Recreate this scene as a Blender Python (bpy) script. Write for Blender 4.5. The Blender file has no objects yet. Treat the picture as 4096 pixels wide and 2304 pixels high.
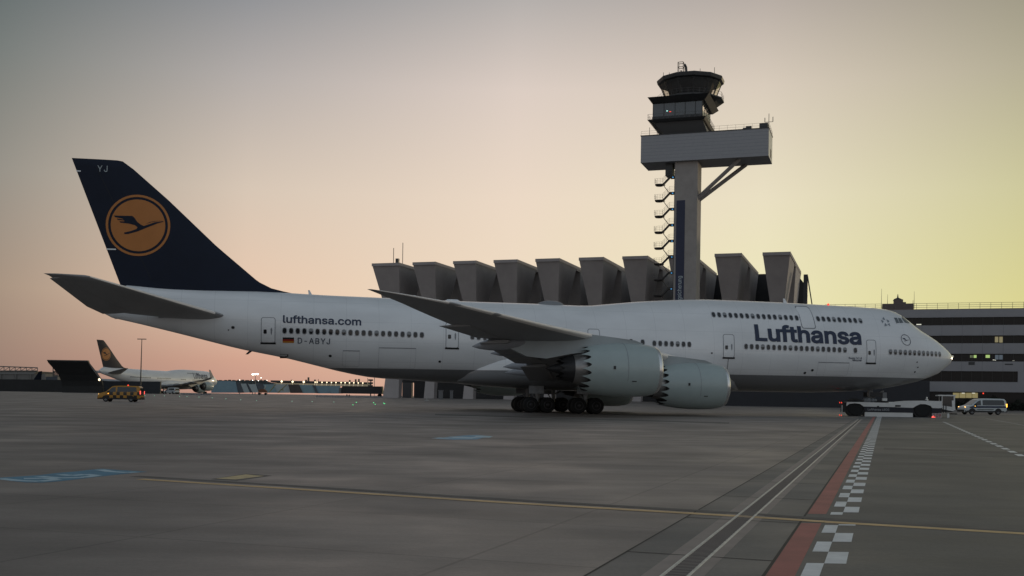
import bpy, bmesh, math, random, os, mathutils, mathutils.geometry
from math import sin, cos, tan, atan, atan2, pi, radians, sqrt, hypot
from mathutils import Vector, Matrix
import numpy as np
random.seed(4)
SC = bpy.context.scene
COL = SC.collection

# ------------------------------------------------------------ camera
F = 4293.; CX = 2048.; CY = 1152.; SY = 438.3; ROLL = atan(.0148); H = 1.2
cr, sr = cos(ROLL), sin(ROLL)
cam = bpy.data.cameras.new('camera'); cam_o = bpy.data.objects.new('camera', cam); COL.objects.link(cam_o)
cam.sensor_width = 36; cam.lens = 36 * F / 4096; cam.shift_y = SY / 4096
cam.clip_start = .1; cam.clip_end = 20000
cam_o.matrix_world = Matrix(((cr, -sr, 0, 0), (0, 0, -1, 0), (sr, cr, 0, H), (0, 0, 0, 1)))
SC.camera = cam_o
SC.view_settings.view_transform = 'Standard'; SC.view_settings.look = 'None'
SC.view_settings.exposure = 0; SC.view_settings.gamma = 1
SC.render.resolution_x = 1024; SC.render.resolution_y = 576

def lin(c):
    return tuple((x / 255 / 12.92) if x / 255 <= .04045 else ((x / 255 + .055) / 1.055) ** 2.4 for x in c[:3]) + (1.,)

# ------------------------------------------------------------ world: dusk sky as a function of azimuth and elevation
W = bpy.data.worlds.new('World'); SC.world = W; W.use_nodes = True
nt = W.node_tree; nt.nodes.clear()
def N(t, **k):
    n = nt.nodes.new(t)
    for a, b in k.items(): setattr(n, a, b)
    return n
def M(op, a, b=None, c=None, clamp=False):
    n = N('ShaderNodeMath', operation=op, use_clamp=clamp)
    for i, v in enumerate((a, b, c)):
        if v is None: continue
        if isinstance(v, (int, float)): n.inputs[i].default_value = v
        else: nt.links.new(v, n.inputs[i])
    return n.outputs[0]
tc = N('ShaderNodeTexCoord'); sep = N('ShaderNodeSeparateXYZ'); nt.links.new(tc.outputs['Generated'], sep.inputs[0])
dx, dy, dz = sep.outputs
az = M('ARCTAN2', dx, dy)                     # 0 straight ahead, positive to the right
hyp = M('SQRT', M('ADD', M('MULTIPLY', dx, dx), M('MULTIPLY', dy, dy)))
el = M('ARCTAN2', dz, hyp)
elf = M('DIVIDE', el, radians(40), clamp=True)
EL = [0, 1.7, 5, 10.5, 16, 20.5, 40]      # degrees
SKY = {  # azimuth: colours at those elevations
 -26: [(140,117,106),(154,129,116),(164,144,127),(148,143,134),(118,123,120),(86,98,101),(60,70,80)],
 -14: [(196,150,134),(208,162,142),(230,199,174),(214,197,180),(179,172,168),(136,139,144),(76,86,94)],
   0: [(217,176,154),(226,190,164),(238,218,192),(234,215,196),(219,204,194),(178,173,170),(90,98,104)],
  13: [(224,208,160),(230,218,166),(234,228,184),(232,222,194),(215,202,186),(178,168,161),(88,94,96)],
  26: [(200,198,112),(204,204,120),(208,205,142),(199,196,153),(175,169,145),(146,141,124),(76,82,84)],
 60: [(250,225,160),(250,228,168),(238,226,176),(214,212,174),(178,180,156),(140,146,138),(84,92,98)],
 120: [(200,184,166),(198,184,170),(190,182,174),(178,178,176),(162,170,176),(148,158,170),(110,124,144)],
}
def ramp(cols, fac):
    r = N('ShaderNodeValToRGB'); e = r.color_ramp.elements; r.color_ramp.interpolation = 'EASE' if False else 'LINEAR'
    while len(e) < len(cols): e.new(.5)
    for i, c in enumerate(cols):
        e[i].position = EL[i] / 40; e[i].color = lin(c)
    nt.links.new(fac, r.inputs[0]); return r.outputs[0]
def mixc(f, a, b):
    m = N('ShaderNodeMix', data_type='RGBA'); nt.links.new(f, m.inputs['Factor'])
    nt.links.new(a, m.inputs['A']); nt.links.new(b, m.inputs['B']); return m.outputs['Result']
ks = sorted(SKY); cur = ramp(SKY[ks[0]], elf)
for k0, k1 in zip(ks, ks[1:]):
    f = M('DIVIDE', M('SUBTRACT', az, radians(k0)), radians(k1 - k0), clamp=True)
    cur = mixc(f, cur, ramp(SKY[k1], elf))
# the half of the sky behind the viewer, bluer
BACK = [(188,176,168),(186,178,172),(180,178,178),(174,177,181),(168,175,182),(162,171,180),(142,154,166)]
fb = M('DIVIDE', M('SUBTRACT', M('ABSOLUTE', az), radians(60)), radians(60), clamp=True)
BACKOUT = mixc(fb, cur, ramp(BACK, elf))
sky = N('ShaderNodeTexSky', sky_type='NISHITA'); sky.sun_disc = False
SUN_EL = 2.5; SUN_AZ = 38
sky.sun_elevation = radians(SUN_EL); sky.sun_rotation = radians(SUN_AZ)
bg1 = N('ShaderNodeBackground'); bg1.inputs[1].default_value = 1.0; nt.links.new(BACKOUT, bg1.inputs[0])
bg2 = N('ShaderNodeBackground'); bg2.inputs[1].default_value = .004; nt.links.new(sky.outputs[0], bg2.inputs[0])
ad = N('ShaderNodeAddShader'); nt.links.new(bg1.outputs[0], ad.inputs[0]); nt.links.new(bg2.outputs[0], ad.inputs[1])
wo = N('ShaderNodeOutputWorld'); nt.links.new(ad.outputs[0], wo.inputs[0])

sl = bpy.data.lights.new('sun', 'SUN'); sl.energy = .35; sl.angle = radians(4); sl.color = (1, .78, .55)
so = bpy.data.objects.new('sun', sl); COL.objects.link(so)
sd = Vector((sin(radians(SUN_AZ)) * cos(radians(SUN_EL)), cos(radians(SUN_AZ)) * cos(radians(SUN_EL)), sin(radians(SUN_EL))))
so.rotation_euler = sd.to_track_quat('Z', 'Y').to_euler(); so.location = (60, 40, 60)

# ------------------------------------------------------------ pixel -> place helpers (real distances)
def ray(px, py):
    a = (px - CX) / F; b = (CY + SY - py) / F
    return (cr * a - sr * b, 1., sr * a + cr * b)
def atY(px, py, Y):
    r = ray(px, py); return Vector((r[0] * Y, Y, H + r[2] * Y))
def gz(Y):
    k = min(1, max(0, (Y - 130) / 170)); return .7 * k * k * (3 - 2 * k)
def ground(px, py):
    r = ray(px, py)
    k = -H / r[2]
    for _ in range(30): k = .5 * k + .5 * (gz(k) - H) / r[2] if k > 0 else 600
    return Vector((r[0] * k, k, gz(k)))
AL = atan(7.35e-5 * 2700); ca, sa = cos(AL), sin(AL)
NX, NY = 39.936, 97.786           # under the jet's nose
def pl(px, py, t):
    r = ray(px, py); ox, oy = NX + t * sa, NY - t * ca
    det = r[0] * sa - ca
    k = (ox * sa - oy * ca) / det
    return (r[0] * oy - ox) / det, H + r[2] * k
def w2px(X, Y, Z):
    Z -= H
    return CX + F * (cr * X + sr * Z) / Y, CY + SY - F * (-sr * X + cr * Z) / Y
def jw(s, t, z): return (NX - s * ca + t * sa, NY - s * sa - t * ca, z)

# ------------------------------------------------------------ materials
MATS = {}
def mat(name, col, rough=.5, metal=0., var=.0, scale=1., bump=0., emit=None, estr=1., spec=.5, stretch=None, srgb=False):
    if name in MATS: return MATS[name]
    m = bpy.data.materials.new(name); m.use_nodes = True; t = m.node_tree; b = t.nodes['Principled BSDF']
    if srgb: col = lin(col)
    c = tuple(col[:3]) + (1,)
    b.inputs['Base Color'].default_value = c; b.inputs['Roughness'].default_value = rough
    b.inputs['Metallic'].default_value = metal; b.inputs['Specular IOR Level'].default_value = spec
    if var or bump:
        co = t.nodes.new('ShaderNodeTexCoord'); mp = t.nodes.new('ShaderNodeMapping'); no = t.nodes.new('ShaderNodeTexNoise')
        if stretch: mp.inputs['Scale'].default_value = stretch
        no.inputs['Scale'].default_value = scale; no.inputs['Detail'].default_value = 6; no.inputs['Roughness'].default_value = .65
        t.links.new(co.outputs['Object'], mp.inputs[0]); t.links.new(mp.outputs[0], no.inputs[0])
        if var:
            r = t.nodes.new('ShaderNodeValToRGB'); r.color_ramp.elements[0].position = .3; r.color_ramp.elements[1].position = .7
            r.color_ramp.elements[0].color = tuple(x * (1 - var) for x in c[:3]) + (1,)
            r.color_ramp.elements[1].color = tuple(min(1, x * (1 + var)) for x in c[:3]) + (1,)
            t.links.new(no.outputs[0], r.inputs[0]); t.links.new(r.outputs[0], b.inputs['Base Color'])
        if bump:
            bp = t.nodes.new('ShaderNodeBump'); bp.inputs['Strength'].default_value = bump; bp.inputs['Distance'].default_value = .05
            t.links.new(no.outputs[0], bp.inputs['Height']); t.links.new(bp.outputs[0], b.inputs['Normal'])
    if emit:
        b.inputs['Emission Color'].default_value = tuple(emit) + (1,); b.inputs['Emission Strength'].default_value = estr
    MATS[name] = m; return m

def skin_mat():
    """white lacquer with grey belly paint below a line, faint panel joints and streaks"""
    m = bpy.data.materials.new('fuselage_paint'); m.use_nodes = True; t = m.node_tree; b = t.nodes['Principled BSDF']
    def n(ty, **k):
        x = t.nodes.new(ty)
        for a, v in k.items(): setattr(x, a, v)
        return x
    def mm(op, a, b_=None, clamp=False):
        x = n('ShaderNodeMath', operation=op, use_clamp=clamp)
        for i, v in enumerate((a, b_)):
            if v is None: continue
            if isinstance(v, (int, float)): x.inputs[i].default_value = v
            else: t.links.new(v, x.inputs[i])
        return x.outputs[0]
    def mx(f, a, c):
        x = n('ShaderNodeMix', data_type='RGBA')
        for s_, v in (('Factor', f), ('A', a), ('B', c)):
            if isinstance(v, (tuple, float)): x.inputs[s_].default_value = v
            else: t.links.new(v, x.inputs[s_])
        return x.outputs['Result']
    co = n('ShaderNodeTexCoord'); sp = n('ShaderNodeSeparateXYZ'); t.links.new(co.outputs['Object'], sp.inputs[0])
    X, Y, Z = sp.outputs
    line = mm('ADD', mm('MULTIPLY', X, BEL_K), BEL_C)
    grey = mm('MULTIPLY', mm('SUBTRACT', line, Z), 60, True)
    no = n('ShaderNodeTexNoise'); no.inputs['Scale'].default_value = .35; no.inputs['Detail'].default_value = 7
    mp = n('ShaderNodeMapping'); mp.inputs['Scale'].default_value = (.5, 1, 1.6)
    t.links.new(co.outputs['Object'], mp.inputs[0]); t.links.new(mp.outputs[0], no.inputs[0])
    r = n('ShaderNodeMapRange'); r.inputs[1].default_value = .3; r.inputs[2].default_value = .7; r.inputs[3].default_value = .88; r.inputs[4].default_value = 1.04
    t.links.new(no.outputs[0], r.inputs[0])
    base = mx(grey, (.77, .785, .79, 1), (.195, .20, .205, 1))
    # panel joints: rings every 2.54 m, stringer lines every 1.3 m
    jx = mm('LESS_THAN', mm('ABSOLUTE', mm('SUBTRACT', mm('FRACT', mm('DIVIDE', X, 2.54)), .5)), .006)
    jz = mm('LESS_THAN', mm('ABSOLUTE', mm('SUBTRACT', mm('FRACT', mm('DIVIDE', Z, 1.55)), .5)), .008)
    j = mm('MULTIPLY', mm('MAXIMUM', jx, jz), .22)
    base = mx(j, base, (.25, .26, .28, 1))
    vm = n('ShaderNodeMix', data_type='RGBA', blend_type='MULTIPLY'); vm.inputs['Factor'].default_value = 1
    cc = n('ShaderNodeCombineXYZ')
    for i in range(3): t.links.new(r.outputs[0], cc.inputs[i])
    t.links.new(base, vm.inputs['A']); t.links.new(cc.outputs[0], vm.inputs['B'])
    t.links.new(vm.outputs['Result'], b.inputs['Base Color'])
    b.inputs['Roughness'].default_value = .3; b.inputs['Coat Weight'].default_value = .45; b.inputs['Coat Roughness'].default_value = .08
    return m

# ------------------------------------------------------------ mesh builder
class MB:
    def __init__(s): s.v = []; s.f = []
    def add(s, vs, fs):
        o = len(s.v); s.v += [tuple(v) for v in vs]; s.f += [tuple(i + o for i in f) for f in fs]; return s
    def box(s, a, b):
        (x0, y0, z0), (x1, y1, z1) = a, b
        return s.add([(x0,y0,z0),(x1,y0,z0),(x1,y1,z0),(x0,y1,z0),(x0,y0,z1),(x1,y0,z1),(x1,y1,z1),(x0,y1,z1)],
                     [(0,3,2,1),(4,5,6,7),(0,1,5,4),(1,2,6,5),(2,3,7,6),(3,0,4,7)])
    def hexa(s, p):  # 8 points: bottom 4, top 4
        return s.add(p, [(0,3,2,1),(4,5,6,7),(0,1,5,4),(1,2,6,5),(2,3,7,6),(3,0,4,7)])
    def tube(s, pts, r, n=6, cap=True):
        pts = [Vector(p) for p in pts]; rs = r if isinstance(r, (list, tuple)) else [r] * len(pts)
        o = len(s.v)
        for i, p in enumerate(pts):
            d = (pts[min(i + 1, len(pts) - 1)] - pts[max(i - 1, 0)]).normalized()
            a = d.cross(Vector((0, 0, 1)) if abs(d.z) < .9 else Vector((1, 0, 0))).normalized(); b = d.cross(a)
            for k in range(n):
                q = p + (a * cos(2 * pi * k / n) + b * sin(2 * pi * k / n)) * rs[i]; s.v.append(tuple(q))
        for i in range(len(pts) - 1):
            for k in range(n):
                s.f.append((o + i * n + k, o + i * n + (k + 1) % n, o + (i + 1) * n + (k + 1) % n, o + (i + 1) * n + k))
        if cap:
            s.f.append(tuple(o + k for k in range(n))[::-1]); s.f.append(tuple(o + (len(pts) - 1) * n + k for k in range(n)))
        return s
    def loft(s, rings, closed=True, caps=True):
        o = len(s.v); n = len(rings[0])
        for r in rings: s.v += [tuple(p) for p in r]
        m = n if closed else n - 1
        for i in range(len(rings) - 1):
            for k in range(m):
                s.f.append((o + i * n + k, o + i * n + (k + 1) % n, o + (i + 1) * n + (k + 1) % n, o + (i + 1) * n + k))
        if caps:
            s.f.append(tuple(o + k for k in range(n))[::-1]); s.f.append(tuple(o + (len(rings) - 1) * n + k for k in range(n)))
        return s
    def lathe(s, prof, c=(0,0,0), axis='x', n=24, caps=True, zs=1.):
        rings = []
        for a, r in prof:
            rg = []
            for k in range(n):
                th = 2 * pi * k / n; u, v = r * cos(th), r * sin(th)
                if axis == 'x': rg.append((c[0] + a, c[1] + u, c[2] + v * zs))
                elif axis == 'y': rg.append((c[0] + u, c[1] + a, c[2] + v))
                else: rg.append((c[0] + u, c[1] + v, c[2] + a))
            rings.append(rg)
        return s.loft(rings, True, caps)
    def prism(s, poly, f0, f1):
        """poly: list of 2-tuples, f0/f1 map it to both faces"""
        n = len(poly); a = [f0(*p) for p in poly]; b = [f1(*p) for p in poly]
        return s.add(a + b, [tuple(range(n))[::-1], tuple(range(n, 2 * n))] + [(i, (i + 1) % n, n + (i + 1) % n, n + i) for i in range(n)])
    def build(s, name, m, parent=None, smooth=False, angle=None, loc=None):
        me = bpy.data.meshes.new(name); me.from_pydata(s.v, [], s.f); me.validate()
        bm = bmesh.new(); bm.from_mesh(me); bmesh.ops.recalc_face_normals(bm, faces=bm.faces)
        if angle is not None:
            for e in bm.edges:
                if len(e.link_faces) == 2 and e.calc_face_angle(0) > radians(angle): e.smooth = False
            smooth = True
        for f in bm.faces: f.smooth = smooth
        bm.to_mesh(me); bm.free()
        if isinstance(m, (list, tuple)):
            for x in m: me.materials.append(x)
        else: me.materials.append(m)
        o = bpy.data.objects.new(name, me); COL.objects.link(o)
        if parent: o.parent = parent
        if loc: o.location = loc
        return o
def tag(o, label=None, cat=None, group=None, kind=None):
    if label: o['label'] = label
    if cat: o['category'] = cat
    if group: o['group'] = group
    if kind: o['kind'] = kind
    return o
def thing(name, label, cat, loc=(0,0,0), rz=0, group=None):
    o = bpy.data.objects.new(name, None); COL.objects.link(o); o.location = loc; o.rotation_euler = (0, 0, rz)
    o.empty_display_size = .3
    return tag(o, label, cat, group)
def copy_tree(o, parent=None):
    c = o.copy(); COL.objects.link(c); c.parent = parent
    for ch in list(o.children): copy_tree(ch, c)
    return c

# ------------------------------------------------------------ text
def get_font():
    try: return bpy.data.fonts.load(os.path.join(bpy.utils.system_resource('DATAFILES', path='fonts'), 'Inter.woff2'))
    except Exception: return None
FONT = get_font()
def text2d(body, bold=0., spacing=1., slices=8):
    """-> bmesh in xy plane, baseline y=0, x from 0; returns (bm, width, capheight)"""
    c = bpy.data.curves.new('txt', 'FONT'); c.body = body
    if FONT: c.font = FONT
    c.space_character = spacing; c.resolution_u = 3; c.fill_mode = 'NONE'
    o = bpy.data.objects.new('txt', c); COL.objects.link(o)
    dg = bpy.context.evaluated_depsgraph_get(); me = bpy.data.meshes.new_from_object(o.evaluated_get(dg))
    bpy.data.objects.remove(o); bpy.data.curves.remove(c)
    P = np.array([v.co[:2] for v in me.vertices]); E = np.array([e.vertices[:] for e in me.edges]); bpy.data.meshes.remove(me)
    # keep every outline running one way, then fill by winding number
    nxt = {}
    for a_, b_ in E: nxt.setdefault(a_, []).append(b_); nxt.setdefault(b_, []).append(a_)
    used = set(); D = []; loops = []
    for st in sorted(nxt):
        if st in used: continue
        loop = [st]; used.add(st); cur = st + 1 if (st + 1) in nxt[st] else nxt[st][0]
        while cur not in used:
            loop.append(cur); used.add(cur); k_ = [q for q in nxt[cur] if q not in used]
            if not k_: break
            cur = k_[0]
        loops.append(loop); D += list(zip(loop, loop[1:] + loop[:1]))
    if bold:
        def area(L): q = P[L]; r_ = np.roll(q, -1, 0); return float((q[:, 0] * r_[:, 1] - r_[:, 0] * q[:, 1]).sum() / 2)
        sg = math.copysign(1, max((area(L) for L in loops), key=abs)); P2 = P.copy()
        for L in loops:
            q = P[L]; e0 = q - np.roll(q, 1, 0); e1 = np.roll(q, -1, 0) - q
            n0 = np.stack([e0[:, 1], -e0[:, 0]], 1); n1 = np.stack([e1[:, 1], -e1[:, 0]], 1)
            n0 /= np.maximum(np.linalg.norm(n0, axis=1, keepdims=True), 1e-9); n1 /= np.maximum(np.linalg.norm(n1, axis=1, keepdims=True), 1e-9)
            m_ = n0 + n1; m_ /= np.maximum((m_ * n0).sum(1, keepdims=True), .35); P2[L] = q + sg * bold * m_
        P = P2
    D = np.array(D)
    vs, es, fs, _, _, _ = mathutils.geometry.delaunay_2d_cdt([Vector(p) for p in P], [tuple(int(x) for x in d) for d in D], [], 0, 1e-6)
    A_, B_ = P[D[:, 0]], P[D[:, 1]]
    bm = bmesh.new(); bv = [bm.verts.new((v.x, v.y, 0)) for v in vs]
    for f in fs:
        cx = sum(vs[i].x for i in f) / len(f); cy = sum(vs[i].y for i in f) / len(f)
        up = (A_[:, 1] <= cy) & (B_[:, 1] > cy); dn = (A_[:, 1] > cy) & (B_[:, 1] <= cy)
        il = (B_[:, 0] - A_[:, 0]) * (cy - A_[:, 1]) - (cx - A_[:, 0]) * (B_[:, 1] - A_[:, 1])
        if int((up & (il > 0)).sum()) - int((dn & (il < 0)).sum()): bm.faces.new([bv[i] for i in f])
    for v in [v for v in bm.verts if not v.link_faces]: bm.verts.remove(v)
    x0 = min(v.co.x for v in bm.verts); x1 = max(v.co.x for v in bm.verts); y1 = max(v.co.y for v in bm.verts)
    for v in bm.verts: v.co.x -= x0
    if slices:
        y0 = min(v.co.y for v in bm.verts)
        for i in range(1, slices):
            y = y0 + (y1 - y0) * i / slices
            bmesh.ops.bisect_plane(bm, geom=bm.verts[:] + bm.edges[:] + bm.faces[:], plane_co=(0, y, 0), plane_no=(0, 1, 0))
    return bm, x1 - x0, y1
def text_obj(name, body, fn, m, parent, height, bold=0., width=None, slices=8, spacing=1.):
    """fn(u, v) -> local point; u, v in metres along and above the baseline"""
    bm, wd, hc = text2d(body, bold, spacing, slices)
    ky = height / hc; kx = (width / wd) if width else ky
    for v in bm.verts: v.co = Vector(fn(v.co.x * kx, v.co.y * ky))
    me = bpy.data.meshes.new(name); bm.to_mesh(me); bm.free(); me.materials.append(m)
    o = bpy.data.objects.new(name, me); COL.objects.link(o); o.parent = parent; return o

exec_order = []

# ============================================================ the wide-body jet (drawn in metres: s aft of the nose, t to starboard, z up)
BEL_K = 0.0018; BEL_C = 3.47       # height of the grey belly line: z = BEL_K * x + BEL_C (x = -s)
TOPPX = [(3803.8,1432),(3801,1423.3),(3793.6,1414.6),(3776,1398.3),(3751,1377),(3725.9,1357.6),(3700.8,1341.8),(3675.7,1326.8),(3650.6,1310.5),(3625.5,1290.4),
 (3600.5,1267.9),(3575.4,1251.6),(3550,1240.8),(3525,1235.8),(3479,1232),(3403.7,1226.5),(3252.8,1217.9),(3101.9,1209.4),(2921,1202),(2805,1198),(2688.5,1200.3),
 (2549,1207.3),(2409,1219),(2358,1224),(2316,1223.6),(2148,1216),(1850,1206),(1532,1191.8),(1309,1182),(1182,1174),(1033,1165),(812,1160),(646.8,1154),(481,1138),(430,1168),(370,1203)]
BOTPX = [(3803.8,1432),(3799.8,1443.4),(3786,1461),(3763.5,1478.5),(3738.4,1498.6),(3705.6,1511),(3655,1529),(3544.6,1552),(3403.7,1565),(3252.8,1570),(3051.5,1567.5),
 (2915.7,1564.5),(2600,1561),(2200,1551),(1928,1537.9),(1742,1528.6),(1602,1518),(1532,1514.6),(1462,1507.6),(1369,1489),(1276,1465.7),(1159.6,1436),(1043,1413),(950,1394.4),
 (702,1331),(536.4,1290.7),(426,1266.5),(398.4,1253.7),(376,1231.7),(370,1209)]
TOP = sorted(pl(x, y, 0) for x, y in TOPPX); BOT = sorted(pl(x, y, 0) for x, y in BOTPX)
TOP[0] = (0, 5.4); BOT[0] = (0, 5.4)
L_END = 74.2
def smooth_curve(P, s0):
    xs = np.linspace(0, sqrt(L_END), 700); ss = xs ** 2
    z = np.interp(ss, [p[0] for p in P], [p[1] for p in P])
    k = np.exp(-np.linspace(-2, 2, 11) ** 2); k /= k.sum()
    zz = np.convolve(np.pad(z, 5, mode='edge'), k, 'valid'); zz[0] = z[0]
    return ss, zz
TS, TZ = smooth_curve(TOP, 0); BS, BZ = smooth_curve(BOT, 0)
WP = [(0,.02),(.06,.28),(.2,.52),(.5,.86),(1,1.25),(2,1.8),(3,2.2),(4.5,2.65),(6,2.95),(8,3.17),(10,3.25),(46,3.25),(50,3.13),(54,2.85),(58,2.45),(62,1.98),(66,1.45),(70,.92),(72.8,.55),(74.2,.28)]
FR = [(0,.5),(3,.47),(8,.42),(12,.41),(30,.41),(35,.49),(38,.5),(75,.5)]
def itp(P, x): return float(np.interp(x, [p[0] for p in P], [p[1] for p in P]))
def topz(s): return float(np.interp(s, TS, TZ))
def botz(s): return float(np.interp(s, BS, BZ))
def sect(s):
    s = min(max(s, 0), L_END); a, b = topz(s), botz(s); zc = b + (a - b) * itp(FR, s); return a, b, zc, itp(WP, s)
def side(s, z):
    a, b, zc, w = sect(s)
    k = (zc - z) / max(zc - b, .01) if z < zc else (z - zc) / max(a - zc, .01)
    return w * sqrt(max(0, 1 - min(1, abs(k)) ** 2.0))
def onskin(px, py):
    t = 3.
    for _ in range(14):
        s, z = pl(px, py, t); t = .5 * t + .5 * side(s, z)
    return s, z
def skin(s, z, off=.02): return (-s, -(side(s, z) + off), z)

def grid_cut(pts, step=.25):
    bm = bmesh.new(); vs = [bm.verts.new((p[0], p[1], 0)) for p in pts]; f = bm.faces.new(vs)
    z0 = min(p[1] for p in pts); z1 = max(p[1] for p in pts); s0 = min(p[0] for p in pts); s1 = max(p[0] for p in pts)
    n = int((z1 - z0) / step)
    for i in range(1, n + 1):
        z = z0 + (z1 - z0) * i / (n + 1)
        bmesh.ops.bisect_plane(bm, geom=bm.verts[:] + bm.edges[:] + bm.faces[:], plane_co=(0, z, 0), plane_no=(0, 1, 0))
    n = int((s1 - s0) / (step * 3))
    for i in range(1, n + 1):
        x = s0 + (s1 - s0) * i / (n + 1)
        bmesh.ops.bisect_plane(bm, geom=bm.verts[:] + bm.edges[:] + bm.faces[:], plane_co=(x, 0, 0), plane_no=(1, 0, 0))
    bmesh.ops.triangulate(bm, faces=bm.faces[:])
    v = [(q.co.x, q.co.y) for q in bm.verts]; bm.verts.index_update()
    f = [tuple(q.index for q in g.verts) for g in bm.faces]; bm.free(); return v, f
def decal(name, polys, m, parent, off=.02, fn=None):
    fn = fn or skin; mb = MB()
    for P in polys:
        v, f = grid_cut(P); mb.add([fn(a, b, off) for a, b in v], f)
    return mb.build(name, m, parent)
def ellipse(c, a, b, n=16, p=2.4):
    out = []
    for k in range(n):
        th = 2 * pi * k / n; x, y = cos(th), sin(th)
        out.append((c[0] + a * math.copysign(abs(x) ** (2 / p), x), c[1] + b * math.copysign(abs(y) ** (2 / p), y)))
    return out
def ring_strip(outer, inner, fn, off):
    mb = MB(); n = len(outer)
    mb.add([fn(*p, off) for p in outer] + [fn(*p, off) for p in inner], [(i, (i + 1) % n, n + (i + 1) % n, n + i) for i in range(n)]); return mb
def rrect(c, a, b, r, n=5):
    out = []
    for sx, sy, a0 in ((1, 1, 0), (-1, 1, 90), (-1, -1, 180), (1, -1, 270)):
        for k in range(n):
            th = radians(a0 + 90 * k / (n - 1)); out.append((c[0] + sx * (a - r) + r * cos(th), c[1] + sy * (b - r) + r * sin(th)))
    # densify the long vertical sides
    res = []
    for p, q in zip(out, out[1:] + out[:1]):
        res.append(p); m = int(hypot(q[0] - p[0], q[1] - p[1]) / .3)
        for i in range(1, m + 1): res.append((p[0] + (q[0] - p[0]) * i / (m + 1), p[1] + (q[1] - p[1]) * i / (m + 1)))
    return res

M_SKIN = skin_mat()
M_WHITE = mat('white_paint', (.77,.785,.79), .35, var=.05, scale=.6)
M_NAVY = mat('navy_paint', (.008,.013,.028), .55, var=.12, scale=.5, spec=.22)
M_INK = mat('navy_lettering', (.010,.022,.060), .4)
M_GOLD = mat('amber_paint', (.46,.17,.035), .55, var=.06, scale=.8)
M_WING = mat('wing_grey', (.31,.305,.305), .42, var=.10, scale=.5, stretch=(1,.4,1))
M_LE = mat('bare_lit_leading_edge', (.88,.83,.78), .35, metal=.1)  # highlight along the leading edges put into this pale colour
M_NAC = mat('nacelle_paint', (.37,.435,.425), .3, var=.05, scale=.8)
M_LIP = mat('polished_lip', (.75,.75,.74), .22, metal=.8)
M_DARK = mat('dark_metal', (.03,.03,.032), .5, metal=.3)
M_CHEV = mat('duct_dark_metal', (.05,.05,.052), .45, metal=.4)  # dark metal of the duct wall behind the chevrons
M_HOT = mat('nozzle_metal', (.30,.29,.28), .38, metal=.7, var=.15, scale=2)
M_TYRE = mat('tyre_rubber', (.012,.012,.012), .85)
M_RIM = mat('wheel_rim', (.045,.045,.048), .45, metal=.3)
M_GEAR = mat('gear_paint', (.26,.265,.27), .5, var=.2, scale=3)
M_GLASS = mat('cabin_glass', (.010,.011,.013), .12, spec=.6)
M_SHADE = mat('half_drawn_shade', (.24,.25,.26), .5)
M_LINE = mat('door_outline_grey', (.22,.23,.25), .5)
M_BLACK = mat('black_paint', (.008,.008,.008), .6)
M_RED = mat('red_lamp', (.6,.02,.01), .4, emit=(1,.06,.03), estr=1.5)
M_STARC = mat('emblem_grey', (.20,.23,.26), .4)

# fin outline
FTE = sorted((pl(x, y, 0)[1], pl(x, y, 0)[0]) for x, y in [(286.9,631.7),(480,1136)])
FLE = sorted((pl(x, y, 0)[1], pl(x, y, 0)[0]) for x, y in [(508.8,654.9),(674.4,801),(867.6,986),(978,1079.9),(1033,1126.8),(1088,1154.4),(1143.5,1168),(1193,1175.5)])
ZT = pl(286.9, 631.7, 0)[1]; STF = pl(481.2, 640, 0)[0]
def fin_te(z): return FTE[0][1] + (FTE[1][1] - FTE[0][1]) * (z - FTE[0][0]) / (FTE[1][0] - FTE[0][0])
def fin_le(z):
    if z > FLE[-1][0]:
        k = min(1, (z - FLE[-1][0]) / (ZT - FLE[-1][0])); return FLE[-1][1] + (STF - FLE[-1][1]) * k ** 1.6
    return float(np.interp(z, [p[0] for p in FLE], [p[1] for p in FLE]))
def fin_t(s, z):
    k = min(1, max(0, (z - 9) / 10)); T = .46 * (1 - k) + .16 * k
    return T * min(1, sqrt(max(0, s - fin_le(z)) / 1.8)) * min(1, max(0.03, (fin_te(z) - s) / (5.5 - 3 * k)))
def finskin(s, z, off=.02): return (-s, -(fin_t(s, z) + off), z)

CRANE = [  # bird of the round emblem, unit circle coordinates, x right, y up
 [(-.90,.26),(-.22,.27),(-.15,.22),(-.03,.05),(.10,-.05),(.22,-.10),(.62,.06),(.95,.12),(.94,.09),(.75,.03),(.30,-.17),(.02,-.30),(-.35,-.42),(-.50,-.43),(-.52,-.37),(-.28,-.31),(-.05,-.22),(-.02,-.15),(-.12,-.08),(-.32,-.03),(-.66,.00),(-.70,.05),(-.50,.055),(-.52,.08),(-.76,.10),(-.80,.15),(-.55,.125),(-.57,.15),(-.86,.20)],
 [(.27,-.03),(.50,.06),(.60,.08),(.93,.145),(.60,.10),(.44,.06)]]

def wing_le(t):
    return itp([(0,20.4),(3,22.8),(11.68,31),(20.83,39.4),(29,47.3),(31.5,50.2),(33.2,52.9),(34.2,54.7)], t)
def wing_te(t):
    return itp([(0,38.6),(3,39.4),(12,42.2),(20.83,46.4),(29,51.2),(31.5,52.9),(33.2,54.2),(34.2,54.95)], t)
def wing_z(t):
    return itp([(0,3.15),(3,3.35),(11.68,4.4),(20.83,5.25),(25,5.53),(29,5.87),(31.5,6.17),(33.2,6.38),(34.2,6.5)], t)
def wing_zte(t): return wing_z(t) - (wing_te(t) - wing_le(t)) * itp([(0,.03),(12,.055),(30,.05),(34.2,.02)], t)
def airfoil(u, th, up):  # half thickness at chord fraction u
    y = 5 * th * (.2969 * sqrt(u) - .126 * u - .3516 * u * u + .2843 * u ** 3 - .1015 * u ** 4)
    return y * (1. if up else -.85)
US = [0, .012, .04, .09, .16, .27, .4, .55, .7, .85, 1.]
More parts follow.
